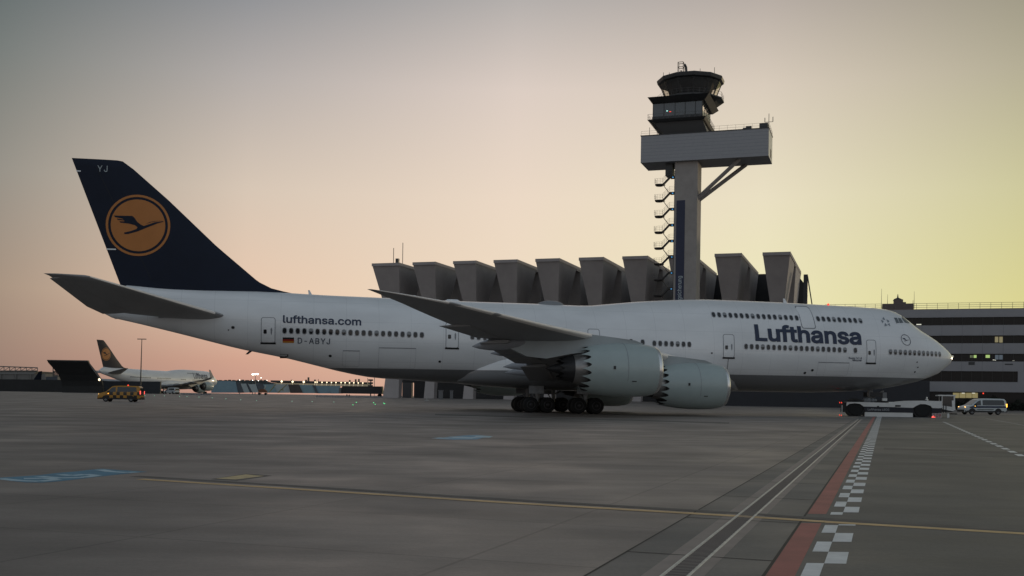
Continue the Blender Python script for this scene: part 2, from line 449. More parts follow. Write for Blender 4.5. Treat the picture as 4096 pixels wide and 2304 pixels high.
def foil_ring(sle, ste, zl, zt, t, th, sgn):
    c = ste - sle; R = []
    for u in US[::-1]: R.append((-(sle + c * u), -sgn * t, zl + (zt - zl) * u + c * airfoil(u, th, True)))
    for u in US[1:]: R.append((-(sle + c * u), -sgn * t, zl + (zt - zl) * u + c * airfoil(u, th, False)))
    return R

def build_engine(par, sl, t, zc, sgn):
    c = (-sl, -sgn * t, zc)
    def P(a, r, n=40, zs=1): return a, r
    mb = MB()
    prof = [(.30,1.56),(.6,1.63),(1.1,1.70),(1.9,1.73),(2.8,1.72),(3.6,1.66),(4.2,1.58),(4.75,1.50)]
    nn = 180; rings = []
    for a, r in prof:
        rings.append([(c[0] - a, c[1] + r * cos(2*pi*k/nn), c[2] + r * sin(2*pi*k/nn) * (1.0 if sin(2*pi*k/nn) > 0 else 1.02)) for k in range(nn)])
    last = []
    for k in range(nn):
        ph = (k * 18 / nn) % 1; d = 1 - sin(pi * ph); a = 4.8 + .62 * d; r = 1.50 - .10 * d
        last.append((c[0] - a, c[1] + r * cos(2*pi*k/nn), c[2] + r * sin(2*pi*k/nn)))
    rings.append(last)
    mb.loft(rings, True, False)
    cowl = mb.build('engine', M_NAC, par, smooth=True)
    mb = MB(); mb.lathe([(-4.74,1.46),(-5.0,1.40),(-4.2,1.46),(-3.0,1.5)], c, n=36, caps=False); mb.build('duct_wall', M_CHEV, cowl, smooth=True)
    lip = MB().lathe([(-1.3,1.22),(-.5,1.24),(-.15,1.28),(-.03,1.34),(0,1.40),(-.04,1.47),(-.15,1.53),(-.31,1.565)], c, n=48, caps=False)
    lip.build('inlet_lip', M_LIP, cowl, smooth=True)
    fan = MB().lathe([(-1.25,1.24),(-1.2,.4),(-.95,.3),(-.7,.02)], c, n=32, caps=True); fan.build('fan', M_DARK, cowl, smooth=True)
    core = MB().lathe([(-3.6,1.16),(-4.6,1.15),(-5.3,1.02),(-5.72,.92)], c, n=36, caps=False); core.build('core_cowl', M_HOT, cowl, smooth=True)
    n2 = 48; R1 = [(c[0] - 5.72, c[1] + .90 * cos(2*pi*k/n2), c[2] + .90 * sin(2*pi*k/n2)) for k in range(n2)]
    R2 = [(c[0] - 6.2, c[1] + .80 * cos(2*pi*k/n2), c[2] + .80 * sin(2*pi*k/n2)) for k in range(n2)]
    R3 = [(c[0] - 6.35 - .35 * (1 - abs(2 * ((k * 12 / n2) % 1) - 1)), c[1] + .70 * cos(2*pi*k/n2), c[2] + .70 * sin(2*pi*k/n2)) for k in range(n2)]
    MB().loft([R1, R2, R3], True, False).build('exhaust_nozzle', M_DARK, cowl, smooth=True)
    MB().lathe([(-5.6,.5),(-6.4,.42),(-7.2,.16),(-7.5,.02)], c, n=20).build('exhaust_cone', M_DARK, cowl, smooth=True)
    # joint between fan cowl and reverser, latches, drain mast
    MB().lathe([(-2.42,1.733),(-2.45,1.733)], c, n=60, caps=False).build('cowl_joint', M_LINE, cowl)
    for aa, dd in ((3.25, 1.45), (3.35, .1)):
        yy = -sgn * t - sgn * sqrt(1.70 ** 2 - dd ** 2) - sgn * .0
        q = MB().box((-sl - aa - .07, yy - .02, zc + dd * .9 - .1), (-sl - aa + .07, yy + .02, zc + dd * .9 + .1)); q.build('latch', M_DARK, cowl)
    q = MB().box((-sl - 2.15, -sgn * (t + 1.57), zc - .8), (-sl - 1.85, -sgn * (t + 1.50), zc - .62))
    q.build('latch', M_DARK, cowl)
    # pylon
    zl = wing_z(t) ; sle = wing_le(t)
    poly = [(sl + .95, zc + 1.72), (sl + 1.6, zc + 1.92), (sl + 3.4, zc + 2.12), (sle + .5, zl + .12), (sle + 3, zl - .3), (sle + 6.6, zl - .35), (sle + 5.8, zl - .85), (sle + 4.6, zl - 1.40), (sle + 3.3, zl - 1.52), (sle + 2.0, zl - 1.25), (sl + 5.9, zc + .95), (sl + 4.6, zc + 1.1), (sl + 3, zc + 1.3)]
    if t < 15: poly = [(p[0], p[1]) for p in poly]
    w_ = .30
    MB().prism(poly, lambda s, z: (-s, -sgn * t - w_ * (.4 if s < sl + 1.2 else 1), z), lambda s, z: (-s, -sgn * t + w_ * (.4 if s < sl + 1.2 else 1), z)).build('pylon', mat('pylon_grey', (.36,.40,.41), .4, var=.06), cowl, angle=30)
    MB().box((-sl - 6.9, -sgn * (t + .27), zc + 1.62), (-sl - 6.65, -sgn * (t + .23), zc + 1.95)).build('vent', M_BLACK, cowl)
    return cowl

def build_wing(par, sgn, tips=True):
    mb = MB(); R = []
    for t in (0.5, 3, 6, 9, 12, 15, 18, 20.83, 23, 26, 29, 30.5, 31.5, 32.5, 33.2, 33.8, 34.2):
        th = itp([(0,.125),(12,.105),(20,.095),(34,.085)], t)
        R.append(foil_ring(wing_le(t), wing_te(t), wing_z(t), wing_zte(t), t, th, sgn))
    mb.loft(R, True, True); wing = mb.build('wing', M_WING, par, smooth=True, angle=50)
    # bare metal leading edge strip, 3 mm proud; highlight painted in, pale and widened
    le = MB(); R = []
    for t in np.linspace(4, 34.0, 40):
        th = itp([(0,.125),(12,.105),(20,.095),(34,.085)], t); c = wing_te(t) - wing_le(t)
        ring = []
        for u, up in ((.12,1),(.06,1),(.03,1),(.012,1),(.004,1),(0,1),(.004,0),(.015,0),(.035,0),(.06,0)):
            ring.append((-(wing_le(t) + c * u) + .006, -sgn * t, wing_z(t) + (wing_zte(t) - wing_z(t)) * u + c * airfoil(u, th, up) + (.006 if up else -.006)))
        R.append(ring)
    le.loft(R, False, False).build('leading_edge', M_LE, wing, smooth=True)
    for t, ss, zz in ((21, 47.5, 4.4), (17, 45.6, 4.15), (9, 43.2, 3.5), (5.6, 42.4, 3.15)):
        L_ = 3.8 if t == 21 else 5.2; pr = []
        for u, r in ((0,.02),(.12,.17),(.3,.30),(.5,.36),(.75,.30),(.92,.16),(1,.03)):
            pr.append((u, r))
        rings = []
        for u, r in pr:
            s_ = ss - L_ * u; zz_ = zz + .25 * sin(u * pi / 2) + .1 * u
            rings.append([(-s_, -sgn * t + .75 * r * cos(2*pi*k/14), zz_ + 1.25 * r * sin(2*pi*k/14)) for k in range(14)])
        MB().loft(rings).build('flap_fairing', mat('fairing_grey', (.27,.28,.30), .42), wing, smooth=True)
    # flap set slightly below the trailing edge
    R = [foil_ring(wing_te(t) - 1.2, wing_te(t) + e_, wing_zte(t) - .05, wing_zte(t) - .14, t, .08, sgn) for t, e_ in ((22.3, .12), (26.5, .62))]
    MB().loft(R).build('aileron', M_WING, wing, smooth=True, angle=50)
    for a, b in ((4.5, 11.6), (13.2, 21.5)):
        R = [foil_ring(wing_te(t) - 1.6, wing_te(t) + .35, wing_zte(t) - .18, wing_zte(t) - .33, t, .12, sgn) for t in (a, (a + b) / 2, b)]
        MB().loft(R).build('flap', M_WING, wing, smooth=True, angle=50)
    return wing

def wheel(par, c, r, w, rimside=1):
    t = MB().lathe([(-w/2,r*.62),(-w/2,r*.86),(-w*.36,r*.97),(-w*.15,r),(w*.15,r),(w*.36,r*.97),(w/2,r*.86),(w/2,r*.62)], c, 'y', 28)
    o = t.build('wheel', M_TYRE, par, smooth=True, angle=40)
    return o
def gear_truck(par, name, s, t, sgn, hgt):
    strut = MB(); y = -sgn * t
    strut.tube([(-s, y, hgt), (-s, y, .75)], [.2, .15], 10); strut.tube([(-s + .72, y, .64), (-s - .72, y, .64)], .12, 8)
    strut.tube([(-s, y, 1.5), (-s + 1.7, y, hgt)], .09, 6); strut.tube([(-s - .1, y, 1.0), (-s - .45, y, 1.5), (-s - .12, y, 1.9)], .06, 6)
    g = strut.build(name, M_GEAR, par, angle=40)
    MB().box((-s - .9, y - sgn * .75 - .03, 1.55), (-s + .35, y - sgn * .75 + .03, 2.2)).build('gear_door', M_GEAR, g)
    for ds in (-.71, .71):
        MB().tube([(-s + ds, y - .6, .64), (-s + ds, y + .6, .64)], .08, 8).build('axle', M_DARK, g)
        for k in (-1, 1):
            c = (-s + ds, y + k * .56, .64); w_ = wheel(g, c, .64, .46)
            rim = MB()
            for q in (-1, 1): rim.lathe([(q*.20,.36),(q*.235,.36),(q*.24,.31),(q*.215,.26),(q*.225,.14),(q*.26,.12),(q*.26,.02)], c, 'y', 24, caps=False)
            rim.build('rim', M_RIM, w_, smooth=True)
            for_b = None
    return g

def build_jet(root, hero=True):
    # fuselage
    rings = []
    S = [0,.02,.06,.12,.2,.32,.5,.7,.95,1.25,1.6,2,2.5,3,3.6,4.2,4.8,5.4,6,6.8,7.6,8.5,10] + list(np.arange(11.5, 60, 1.25)) + list(np.arange(60.5, 74, 1.1)) + [73.6, 74.0, 74.2]
    nn = 88
    for s in S:
        a, b, zc, w = sect(s); R = []
        for k in range(nn):
            th = 2 * pi * k / nn; cc, ss = cos(th), sin(th)
            R.append((-s, w * cc, zc + (a - zc if ss > 0 else zc - b) * ss))
        rings.append(R)
    fus = MB().loft(rings).build('fuselage', M_SKIN, root, smooth=True, angle=60)
    # wing to body fairing
    R = []
    for i in range(33):
        u = -1 + 2 * i / 32; s = 33.3 + 12.2 * u; k = max(0, 1 - abs(u) ** 2.3) ** .5
        top = botz(s) + .5 + 3.05 * k; bo = max(1.62, botz(s) - .25 * k + .03); w_ = 1.2 + 2.55 * k
        zc = (top + bo) / 2; h_ = max(.05, (top - bo) / 2)
        R.append([(-s, w_ * math.copysign(abs(cos(2*pi*q/48)) ** .6, cos(2*pi*q/48)), zc + h_ * math.copysign(abs(sin(2*pi*q/48)) ** .6, sin(2*pi*q/48))) for q in range(48)])
    MB().loft(R).build('wing_body_fairing', M_SKIN, root, smooth=True, angle=60)
    # fin
    rings = []
    zs = [7.6, 8.2] + list(np.linspace(8.8, 11.2, 12)) + list(np.linspace(11.8, ZT - .05, 14)) + [ZT]
    for z in zs:
        a, b = fin_le(max(z, FLE[0][0])), fin_te(z)
        top = z > ZT - .02
        if top: a += .25
        us = [0, .004, .015, .04, .08, .15, .3, .5, .7, .85, .95, 1]
        f = .55 if top else 1
        up = [(-(a + (b - a) * u), -fin_t(a + (b - a) * u, z) * f, z) for u in us]; dn = [(x, -y, zz) for x, y, zz in up[1:]]
        rings.append(up[::-1] + dn)
    fin = MB().loft(rings).build('fin', M_NAVY, root, smooth=True, angle=60)
    # rudder seam
    sm = []
    for a, b in (((-1), 0),):
        P0 = [(fin_te(z) - 2.6 + .09 * (z - 9.5) * 1.2, z) for z in np.linspace(10, ZT - .6, 12)]
        sm += [[P0[i], (P0[i][0] + .04, P0[i][1]), (P0[i+1][0] + .04, P0[i+1][1]), P0[i+1]] for i in range(11)]
    decal('rudder_seam', sm, mat('seam_black', (.002,.003,.008), .6), fin, .012, finskin)
    ec = pl(554, 903.3, 0); er = 130 / 57.4 * .985
    zc_, sc_ = ec[1], ec[0]; er = (pl(684, 903, 0)[0] - pl(424, 903, 0)[0]) / -2
    def circ(r, n=48): return [(sc_ - er * r * cos(2*pi*k/n), zc_ + er * r * .985 * sin(2*pi*k/n)) for k in range(n)]
    for side_ in ((1,) if not hero else (1, -1)):
        fs = (lambda s, z, o, q=side_: (-s, -q * (fin_t(s, z) + o), z))
        em = decal('emblem_disc', [circ(.845)], M_GOLD, fin, .02, fs)
        ring_strip(circ(1.0), circ(.925), fs, .02).build('emblem_ring', M_GOLD, fin)
        decal('emblem_crane', [[(sc_ - er * .845 * x * .98, zc_ + er * .845 * (y + .08)) for x, y in P] for P in CRANE], M_NAVY, fin, .032, fs)
    # stabilisers
    for sgn in (1, -1):
        sle0, zle0 = pl(885, 1259, 1.9); tipA = pl(360, 1107, 11.1); tipT = pl(250, 1126, 11.1)
        R = []
        def chord(t): return itp([(.8, 5.2), (1.6, 7.4), (2.6, 7.75), (4.6, 6.9), (11.1, 2.6)], t)
        for k in (-.12, -.04, .06, .15, .3, .4, .5, .6, .7, .8, .9, 1):
            t = 1.9 + 9.2 * k
            sle = sle0 + (tipA[0] - sle0) * k; zl = zle0 + (tipA[1] - zle0) * k
            R.append(foil_ring(sle, sle + chord(t), zl, zl - .02, t, .095, sgn))
        sle = tipA[0] + 1.5; R.append(foil_ring(sle, tipA[0] + 2.9, tipA[1] + .08, tipA[1] + .1, 11.35, .05, sgn))
        st = MB().loft(R).build('stabilizer', M_WING, root, smooth=True, angle=50)
        # elevator below the hinge line
        R = []
        for k in (.1, .3, .6, .98):
            t = 1.9 + 9.2 * k; c = chord(t); sle = sle0 + (tipA[0] - sle0) * k; zl = zle0 + (tipA[1] - zle0) * k
            R.append(foil_ring(sle + c * .74, sle + c * 1.015, zl - c * .012, zl - c * .055, t, .13, sgn))
        MB().loft(R).build('elevator', M_WING, st, smooth=True, angle=50)
        le = MB(); R = []
        for k in np.linspace(.05, 1, 10):
            t = 1.9 + 9.2 * k; c = chord(t); sle = sle0 + (tipA[0] - sle0) * k; zl = zle0 + (tipA[1] - zle0) * k
            R.append([(-(sle + c * u) + .006, -sgn * t, zl + c * airfoil(u, .095, up) + (.006 if up else -.006)) for u, up in ((.06,1),(.03,1),(.01,1),(0,1),(.008,0))])
        le.loft(R, False, False).build('leading_edge', M_LE, st, smooth=True)
    for sgn in (1, -1):
        build_wing(root, sgn)
        for sl, t, zc in ((35.2, 20.83, 3.12), (26.75, 11.68, 2.28)):
            build_engine(root, sl, t, zc, sgn)
    if not hero:
        for sgn in (1, -1):   # winglet and simple gear
            MB().prism([(53.0,6.3),(55.2,6.3),(56.6,9.1),(55.9,9.1)], lambda s, z: (-s, -sgn * (34.0 + .1 * (z - 6.3)), z), lambda s, z: (-s, -sgn * (34.12 + .1 * (z - 6.3)), z)).build('winglet', M_WING, root)
        for s, t in ((35.8, 5.5), (38.95, 1.92)):
            for sgn in (1, -1): gear_truck(root, 'main_gear', s, t, sgn, 2.6)
        g = MB().tube([(-8, 0, 2.3), (-8, 0, .6)], .15).build('nose_gear', M_GEAR, root)
        for k in (-1, 1): wheel(g, (-8, k * .45, .6), .6, .4)
        wr = []
        for (a, b, n) in (((1138.2,1322.7),(1687.4,1339.9),24), ((1889.6,1346.9),(2300,1360),16), ((2617.2,1373.1),(2757,1377.8),7), ((2984.1,1385.9),(3379.6,1400),18), ((2853.8,1258.2),(3186.4,1271.7),16)):
            A, B = onskin(*a), onskin(*b)
            for i in range(n):
                k = i / (n - 1); wr.append(ellipse((A[0] + (B[0] - A[0]) * k, A[1] + (B[1] - A[1]) * k), .14, .2, 8))
        decal('cabin_windows', wr, M_GLASS, root)['kind'] = 'stuff'
        A = onskin(3021.4, 1360.3); B = onskin(3445.5, 1376.4)
        text_obj('lettering', 'Lufthansa', lambda u, v: skin(A[0] - u, A[1] + v + .1, .03), M_INK, root, 2.35, bold=.02, width=(A[0] - B[0]), slices=6)
        return
    # landing gear
    for s, t in ((35.85, 5.5), (38.95, 1.92)):
        for sgn in (1, -1): gear_truck(root, 'main_gear', s, t, sgn, 2.4)
    g = MB(); g.tube([(-8, 0, 2.6), (-8, 0, 1.0)], [.19, .14], 10); g.tube([(-8, 0, 1.5), (-6.7, 0, 2.3)], .09, 6); g.tube([(-8, -.6, .85), (-8, .6, .85)], .09, 8)
    g.tube([(-8.05, .22, 2.5), (-8.05, .22, 1.2)], .05); g.tube([(-7.95, -.22, 2.5), (-7.95, -.22, 1.2)], .05)
    g.box((-8.2, -.15, 1.85), (-7.9, .15, 2.1))
    ng = g.build('nose_gear', M_GEAR, root, angle=40)
    for k in (-1, 1): wheel(ng, (-8, k * .45, .92), .6, .42)
    for k in (-1, 1): MB().box((-8.3, k * .62 - .025, 1.75), (-7.0, k * .62 + .025, 2.15)).build('gear_door', M_DARK, ng)
    MB().box((-7.15, -.68, 1.50), (-6.75, -.64, 2.15)).build('gear_door', mat('gear_door_grey', (.16,.165,.17), .5), ng)
    # cabin windows
    rows = [((1138.2,1322.7),(1687.4,1339.9),22,0),((1889.6,1346.9),(1964.6,1351.5),4,0),((2617.2,1373.1),(2757,1377.8),7,0),((2524,1367),(2570.6,1368.6),2,0),
            ((2984.1,1385.9),(3379.6,1400),19,0),((3562.1,1407.8),(3758.7,1417.1),12,1),((2853.8,1258.2),(3186.4,1271.7),16,0),((3271.9,1274.8),(3441.4,1282.8),9,0),((3421.3,1401.5),(3421.4,1401.5),1,0)]
    for a, b, n, shade in rows:
        A, B = onskin(*a), onskin(*b)
        for i in range(n):
            k = i / max(1, n - 1); c = (A[0] + (B[0] - A[0]) * k, A[1] + (B[1] - A[1]) * k)
            w_ = decal('window', [ellipse(c, .145, .205, 14, 2.6)], M_GLASS, root, .022)
            ring_strip(ellipse(c, .185, .25, 16, 2.6), ellipse(c, .15, .212, 16, 2.6), skin, .026).build('window_frame', mat('window_frame_grey', (.36,.37,.39), .45), w_)
            if shade or (i * 7 + n) % 5 == 0:
                up = [p for p in ellipse(c, .145, .205, 24, 2.6) if p[1] > c[1] - .01]
                decal('window_shade', [up], M_SHADE, w_, .030)
    # doors
    def door(cpx, wpx, hpx, sill=True, win=True):
        s, z = onskin(*cpx); k = 4293 / (NY - s * sa - 3.2 * ca)
        a = wpx / 2 / k; b = hpx / 2 / k
        d = decal('door', [rrect((s, z), a, b, .16)], M_WHITE, root, .012)
        ring_strip(rrect((s, z), a, b, .18), rrect((s, z), a - .045, b - .045, .15), skin, .02).build('door_frame', M_LINE, d)
        if sill: decal('door_sill', [[(s - a - .04, z - b - .08), (s + a + .04, z - b - .08), (s + a + .04, z - b + .06), (s - a - .04, z - b + .06)]], M_BLACK, d, .03)
        if win:
            wz = z - .12; ws = s + a * .42
            decal('window', [rrect((ws, wz), .125, .17, .08)], M_GLASS, d, .024)
            decal('handle', [[(s - .25, wz - .28), (s - .30, wz - .1), (s - .31, wz + .22), (s - .25, wz + .32), (s - .19, wz + .22), (s - .2, wz - .1)]], M_LINE, d, .024)
        return s, z
    door((1072.5,1320.5), 57, 104); door((1809,1341), 52, 104); s2, z2 = door((2915.5,1384), 48, 95); door((3486,1406), 42, 94)
    door((2375,1341), 50, 52, False, False)
    su, zu = onskin(3225, 1268)
    ud = decal('door', [rrect((su, zu), .62, 1.0, .15)], M_WHITE, root, .012)
    ring_strip(rrect((su, zu), .66, 1.04, .2), rrect((su, zu), .59, .97, .16), skin, .02).build('door_frame', M_LINE, ud)
    decal('door_line', [[(s2 - .02, z2 - 2.1), (s2 + .02, z2 - 2.1), (s2 + .05, z2 - 1.1), (s2 + .01, z2 - 1.1)]], M_BLACK, root, .025)
    # cargo doors (outline and hinge line)
    for (x0, y0, x1, y1) in ((1516,1392,1659,1474), (3273,1450,3386,1503), (1371,1404,1436,1466)):
        A, B = onskin(x0, y0), onskin(x1, y1); c = ((A[0] + B[0]) / 2, (A[1] + B[1]) / 2)
        a, b = abs(A[0] - B[0]) / 2, abs(A[1] - B[1]) / 2
        cd = ring_strip(rrect(c, a, b, .1), rrect(c, a - .018, b - .018, .08), skin, .016).build('cargo_door', mat('faint_joint', (.42,.43,.45), .5), root)
        decal('hinge', [[(c[0] - a, c[1] + b), (c[0] + a, c[1] + b), (c[0] + a, c[1] + b + .05), (c[0] - a, c[1] + b + .05)]], M_LINE, cd, .02)
    # small ports, vents and pitot probes
    for x, y, r in ((1320.6,1423.9,.10),(1758.8,1446.6,.09),(931.8,1310,.11),(914,1320,.05),(2847,1412.5,.07),(3219,1492,.1),(3249,1481,.1),(3659,1488,.07),(3668,1448.7,.06),(3671,1469.5,.06)):
        decal('vent', [ellipse(onskin(x, y), r * 1.2, r, 10)], M_DARK, root, .025)
    sA = onskin(1136, 1425); decal('vent', [[(sA[0] - .33, sA[1] - .15), (sA[0] + .33, sA[1] - .15), (sA[0] + .33, sA[1] + .14), (sA[0] - .33, sA[1] + .14)]], M_DARK, root, .03)
    # cockpit glass, sky reflection put in by a paler base colour
    cu = lambda P: [onskin(3450 + x / 3.9876, 1150 + y / 3.9876) for x, y in P]
    for P in ([(500,480),(548,482),(582,562),(540,573)], [(566,484),(606,490),(652,560),(592,565)]):
        decal('cockpit_window', [cu(P)], mat('cockpit_glass', (.10,.115,.12), .08, spec=1.), root, .02)
    a_, b_ = cu([(615,492)])[0], cu([(662,556)])[0]
    A0 = (5.05, topz(5.05) - .35); 
    P3 = [(a_[0] - .08, a_[1]), (b_[0] - .08, b_[1]), (b_[0] - .75, b_[1] - .05), (a_[0] - .45, topz(a_[0] - .45) - .25)]
    decal('cockpit_window', [P3], MATS['cockpit_glass'], root, .03)
    # lettering
    A = onskin(3021.4, 1360.3); B = onskin(3446.5, 1376.4); C = onskin(3013.8, 1294.4)
    sl_ = (B[1] - A[1]) / (A[0] - B[0]); hc = C[1] - A[1]
    text_obj('lettering', 'Lufthansa', lambda u, v: skin(A[0] - u, A[1] + sl_ * u + v, .03), M_INK, root, hc, bold=.028, width=(A[0] - B[0]), slices=10)
    A1 = onskin(1131.7, 1290); B1 = onskin(1444.7, 1301.2); C1 = onskin(1131.7, 1259.3); k1 = (B1[1] - A1[1]) / (A1[0] - B1[0])
    text_obj('lettering', 'lufthansa.com', lambda u, v: skin(A1[0] - u, A1[1] + k1 * u + v, .03), M_INK, root, C1[1] - A1[1], bold=.018, width=A1[0] - B1[0], slices=5)
    A2 = onskin(1190.8, 1374); B2 = onskin(1319.4, 1377.2); C2 = onskin(1190.8, 1351); k2 = (B2[1] - A2[1]) / (A2[0] - B2[0])
    text_obj('registration', 'D-ABYJ', lambda u, v: skin(A2[0] - u, A2[1] + k2 * u + v, .03), M_INK, root, C2[1] - A2[1], bold=.004, width=A2[0] - B2[0], slices=4, spacing=1.15)
    q = onskin(3399, 1441); 
    for i, (tx, wd) in enumerate((('Boeing 747-8', 52), ('Hannover', 37))):
        e = onskin(3446, 1437 + i * 9); s0 = onskin(3446 - wd, 1435.5 + i * 9)
        text_obj('type_lettering', tx, lambda u, v, s0=s0: skin(s0[0] - u, s0[1] + v, .03), M_INK, root, .17, bold=.01, width=s0[0] - e[0], slices=0)
    # flag
    f0 = onskin(1130.7, 1349.4); f1 = onskin(1176, 1372); zz = [f0[1] + (f1[1] - f0[1]) * k / 3 for k in range(4)]
    fl = decal('flag', [[(f0[0], zz[1]), (f1[0], zz[1]), (f1[0], zz[0]), (f0[0], zz[0])]], M_BLACK, root, .02)
    for k, m in ((1, mat('flag_red', (.30,.022,.012), .5)), (2, mat('flag_gold', (.50,.20,.02), .5))):
        decal('flag_band', [[(f0[0], zz[k+1]), (f1[0], zz[k+1]), (f1[0], zz[k]), (f0[0], zz[k])]], m, fl, .02)
    # crane ring on the nose
    c = onskin(3450 + 690 / 3.9876, 1150 + 836 / 3.9876)
    def sk(x, y):  # image-skewed circle
        return onskin(3450 + (690 + 76 * x + 8 * 0 - 14 * y) / 3.9876, 1150 + (836 - 88 * y + 16 * x) / 3.9876)
    n = 36; o_ = [sk(cos(2*pi*k/n), sin(2*pi*k/n)) for k in range(n)]; i_ = [sk(.91*cos(2*pi*k/n), .91*sin(2*pi*k/n)) for k in range(n)]
    em = ring_strip(o_, i_, skin, .025).build('emblem_ring', M_INK, root)
    decal('emblem_crane', [[sk(x * .78, y * .78 + .06) for x, y in P] for P in CRANE], M_INK, em, .03)
    # star of five darts
    mb = MB()
    for T in ([(330,468),(315,505),(362,515)], [(378,505),(430,535),(405,560)], [(290,518),(335,530),(322,572)], [(355,565),(350,617),(398,603)], [(398,585),(428,568),(443,618)]):
        mb.add([skin(*onskin(3450 + x / 3.9876, 1150 + y / 3.9876), .025) for x, y in T], [(0, 1, 2)])
    mb.build('star_emblem', M_STARC, root)
    # YJ at the fin top
    a = pl(150 + 435 / 1.8117, 550 + 247 / 1.8117, .1); b = pl(150 + 508 / 1.8117, 550 + 250 / 1.8117, .1); h_ = pl(150 + 435 / 1.8117, 550 + 203 / 1.8117, .1)[1] - a[1]
    text_obj('fin_letters', 'YJ', lambda u, v: finskin(a[0] - u, a[1] + v, .03), mat('pale_lettering', (.42,.48,.50), .5), fin, h_, bold=.0, width=a[0] - b[0], slices=0, spacing=1.2)
    # static dischargers / rudder gaps (pale notches on the trailing edge)
    for z, L_ in ((pl(310, 684, 0)[1], .3), (pl(440, 997, 0)[1], .7)):
        decal('rudder_gap', [[(fin_te(z) - L_, z - .05), (fin_te(z) + .02, z - .05), (fin_te(z) + .02, z + .05), (fin_te(z) - L_, z + .05)]], M_WHITE, fin, .02, finskin)
    # aerials, dome, tail cone vents
    def blade(s, h, l, name='antenna'):
        z = topz(s) - .04; MB().prism([(s - l, z), (s + l * .6, z), (s + l * .9, z + h), (s + l * .2, z + h)], lambda a, b: (-a, -.03, b), lambda a, b: (-a, .03, b)).build(name, M_WHITE, root)
    blade(pl(1240, 1180, 0)[0], .38, .18); blade(pl(1663, 1193, 0)[0], .38, .2); blade(pl(3140, 1210, 0)[0], .42, .22)
    s = pl(2198, 1218, 0)[0]; z = topz(s)
    R = []
    for u in np.linspace(-1, 1, 15):
        k = sqrt(max(0.0004, 1 - abs(u) ** 2.0)); R.append([(-(s - .1) - 1.2 * u, .75 * k * cos(pi * q / 10), z - .12 + .45 * k * sin(pi * q / 10)) for q in range(11)])
    MB().loft(R, True).build('satellite_dome', mat('dome_grey', (.22,.23,.24), .4), root, smooth=True)
    s = pl(1810, 1202, 0)[0]; MB().lathe([(-.6,.02),(-.4,.12),(.4,.12),(.6,.02)], (-s, 0, topz(s) + .02), n=10).build('antenna', M_WHITE, root)
    s = pl(3313, 1218, 0)[0]; MB().lathe([(0,.10),(.12,.09),(.17,.03)], (-s, 0, topz(s)), 'z', 10).build('beacon', M_RED, root)
    s, z = pl(1005, 1407, 0); MB().prism([(s - .15, z + .1), (s + .2, z + .05), (s + .45, z - .22), (s + .25, z - .22)], lambda a, b: (-a, -.03, b), lambda a, b: (-a, .03, b)).build('antenna', M_DARK, root)
    MB().lathe([(0,.30),(-.06,.27),(-.12,.2)], (-74.2, 0, (topz(74.2) + botz(74.2)) / 2), n=20).build('exhaust_outlet', M_DARK, root, smooth=True)
    # stabiliser seal streak
    s, z = onskin(760, 1262)
    decal('trim_plate', [[(s - 1.2, z - .08), (s - 1.2, z + .1), (s + 2.4, z + .45), (s + 2.4, z - .25)]], mat('worn_metal', (.38,.39,.40), .4, metal=.3, var=.3, scale=3), root, .02)
    s0, z0 = onskin(860, 1252)

jet = thing('jumbo_jet', 'large white double-deck jet with navy fin being towed across the apron', 'airplane', (NX, NY, 0), AL)
build_jet(jet, True)

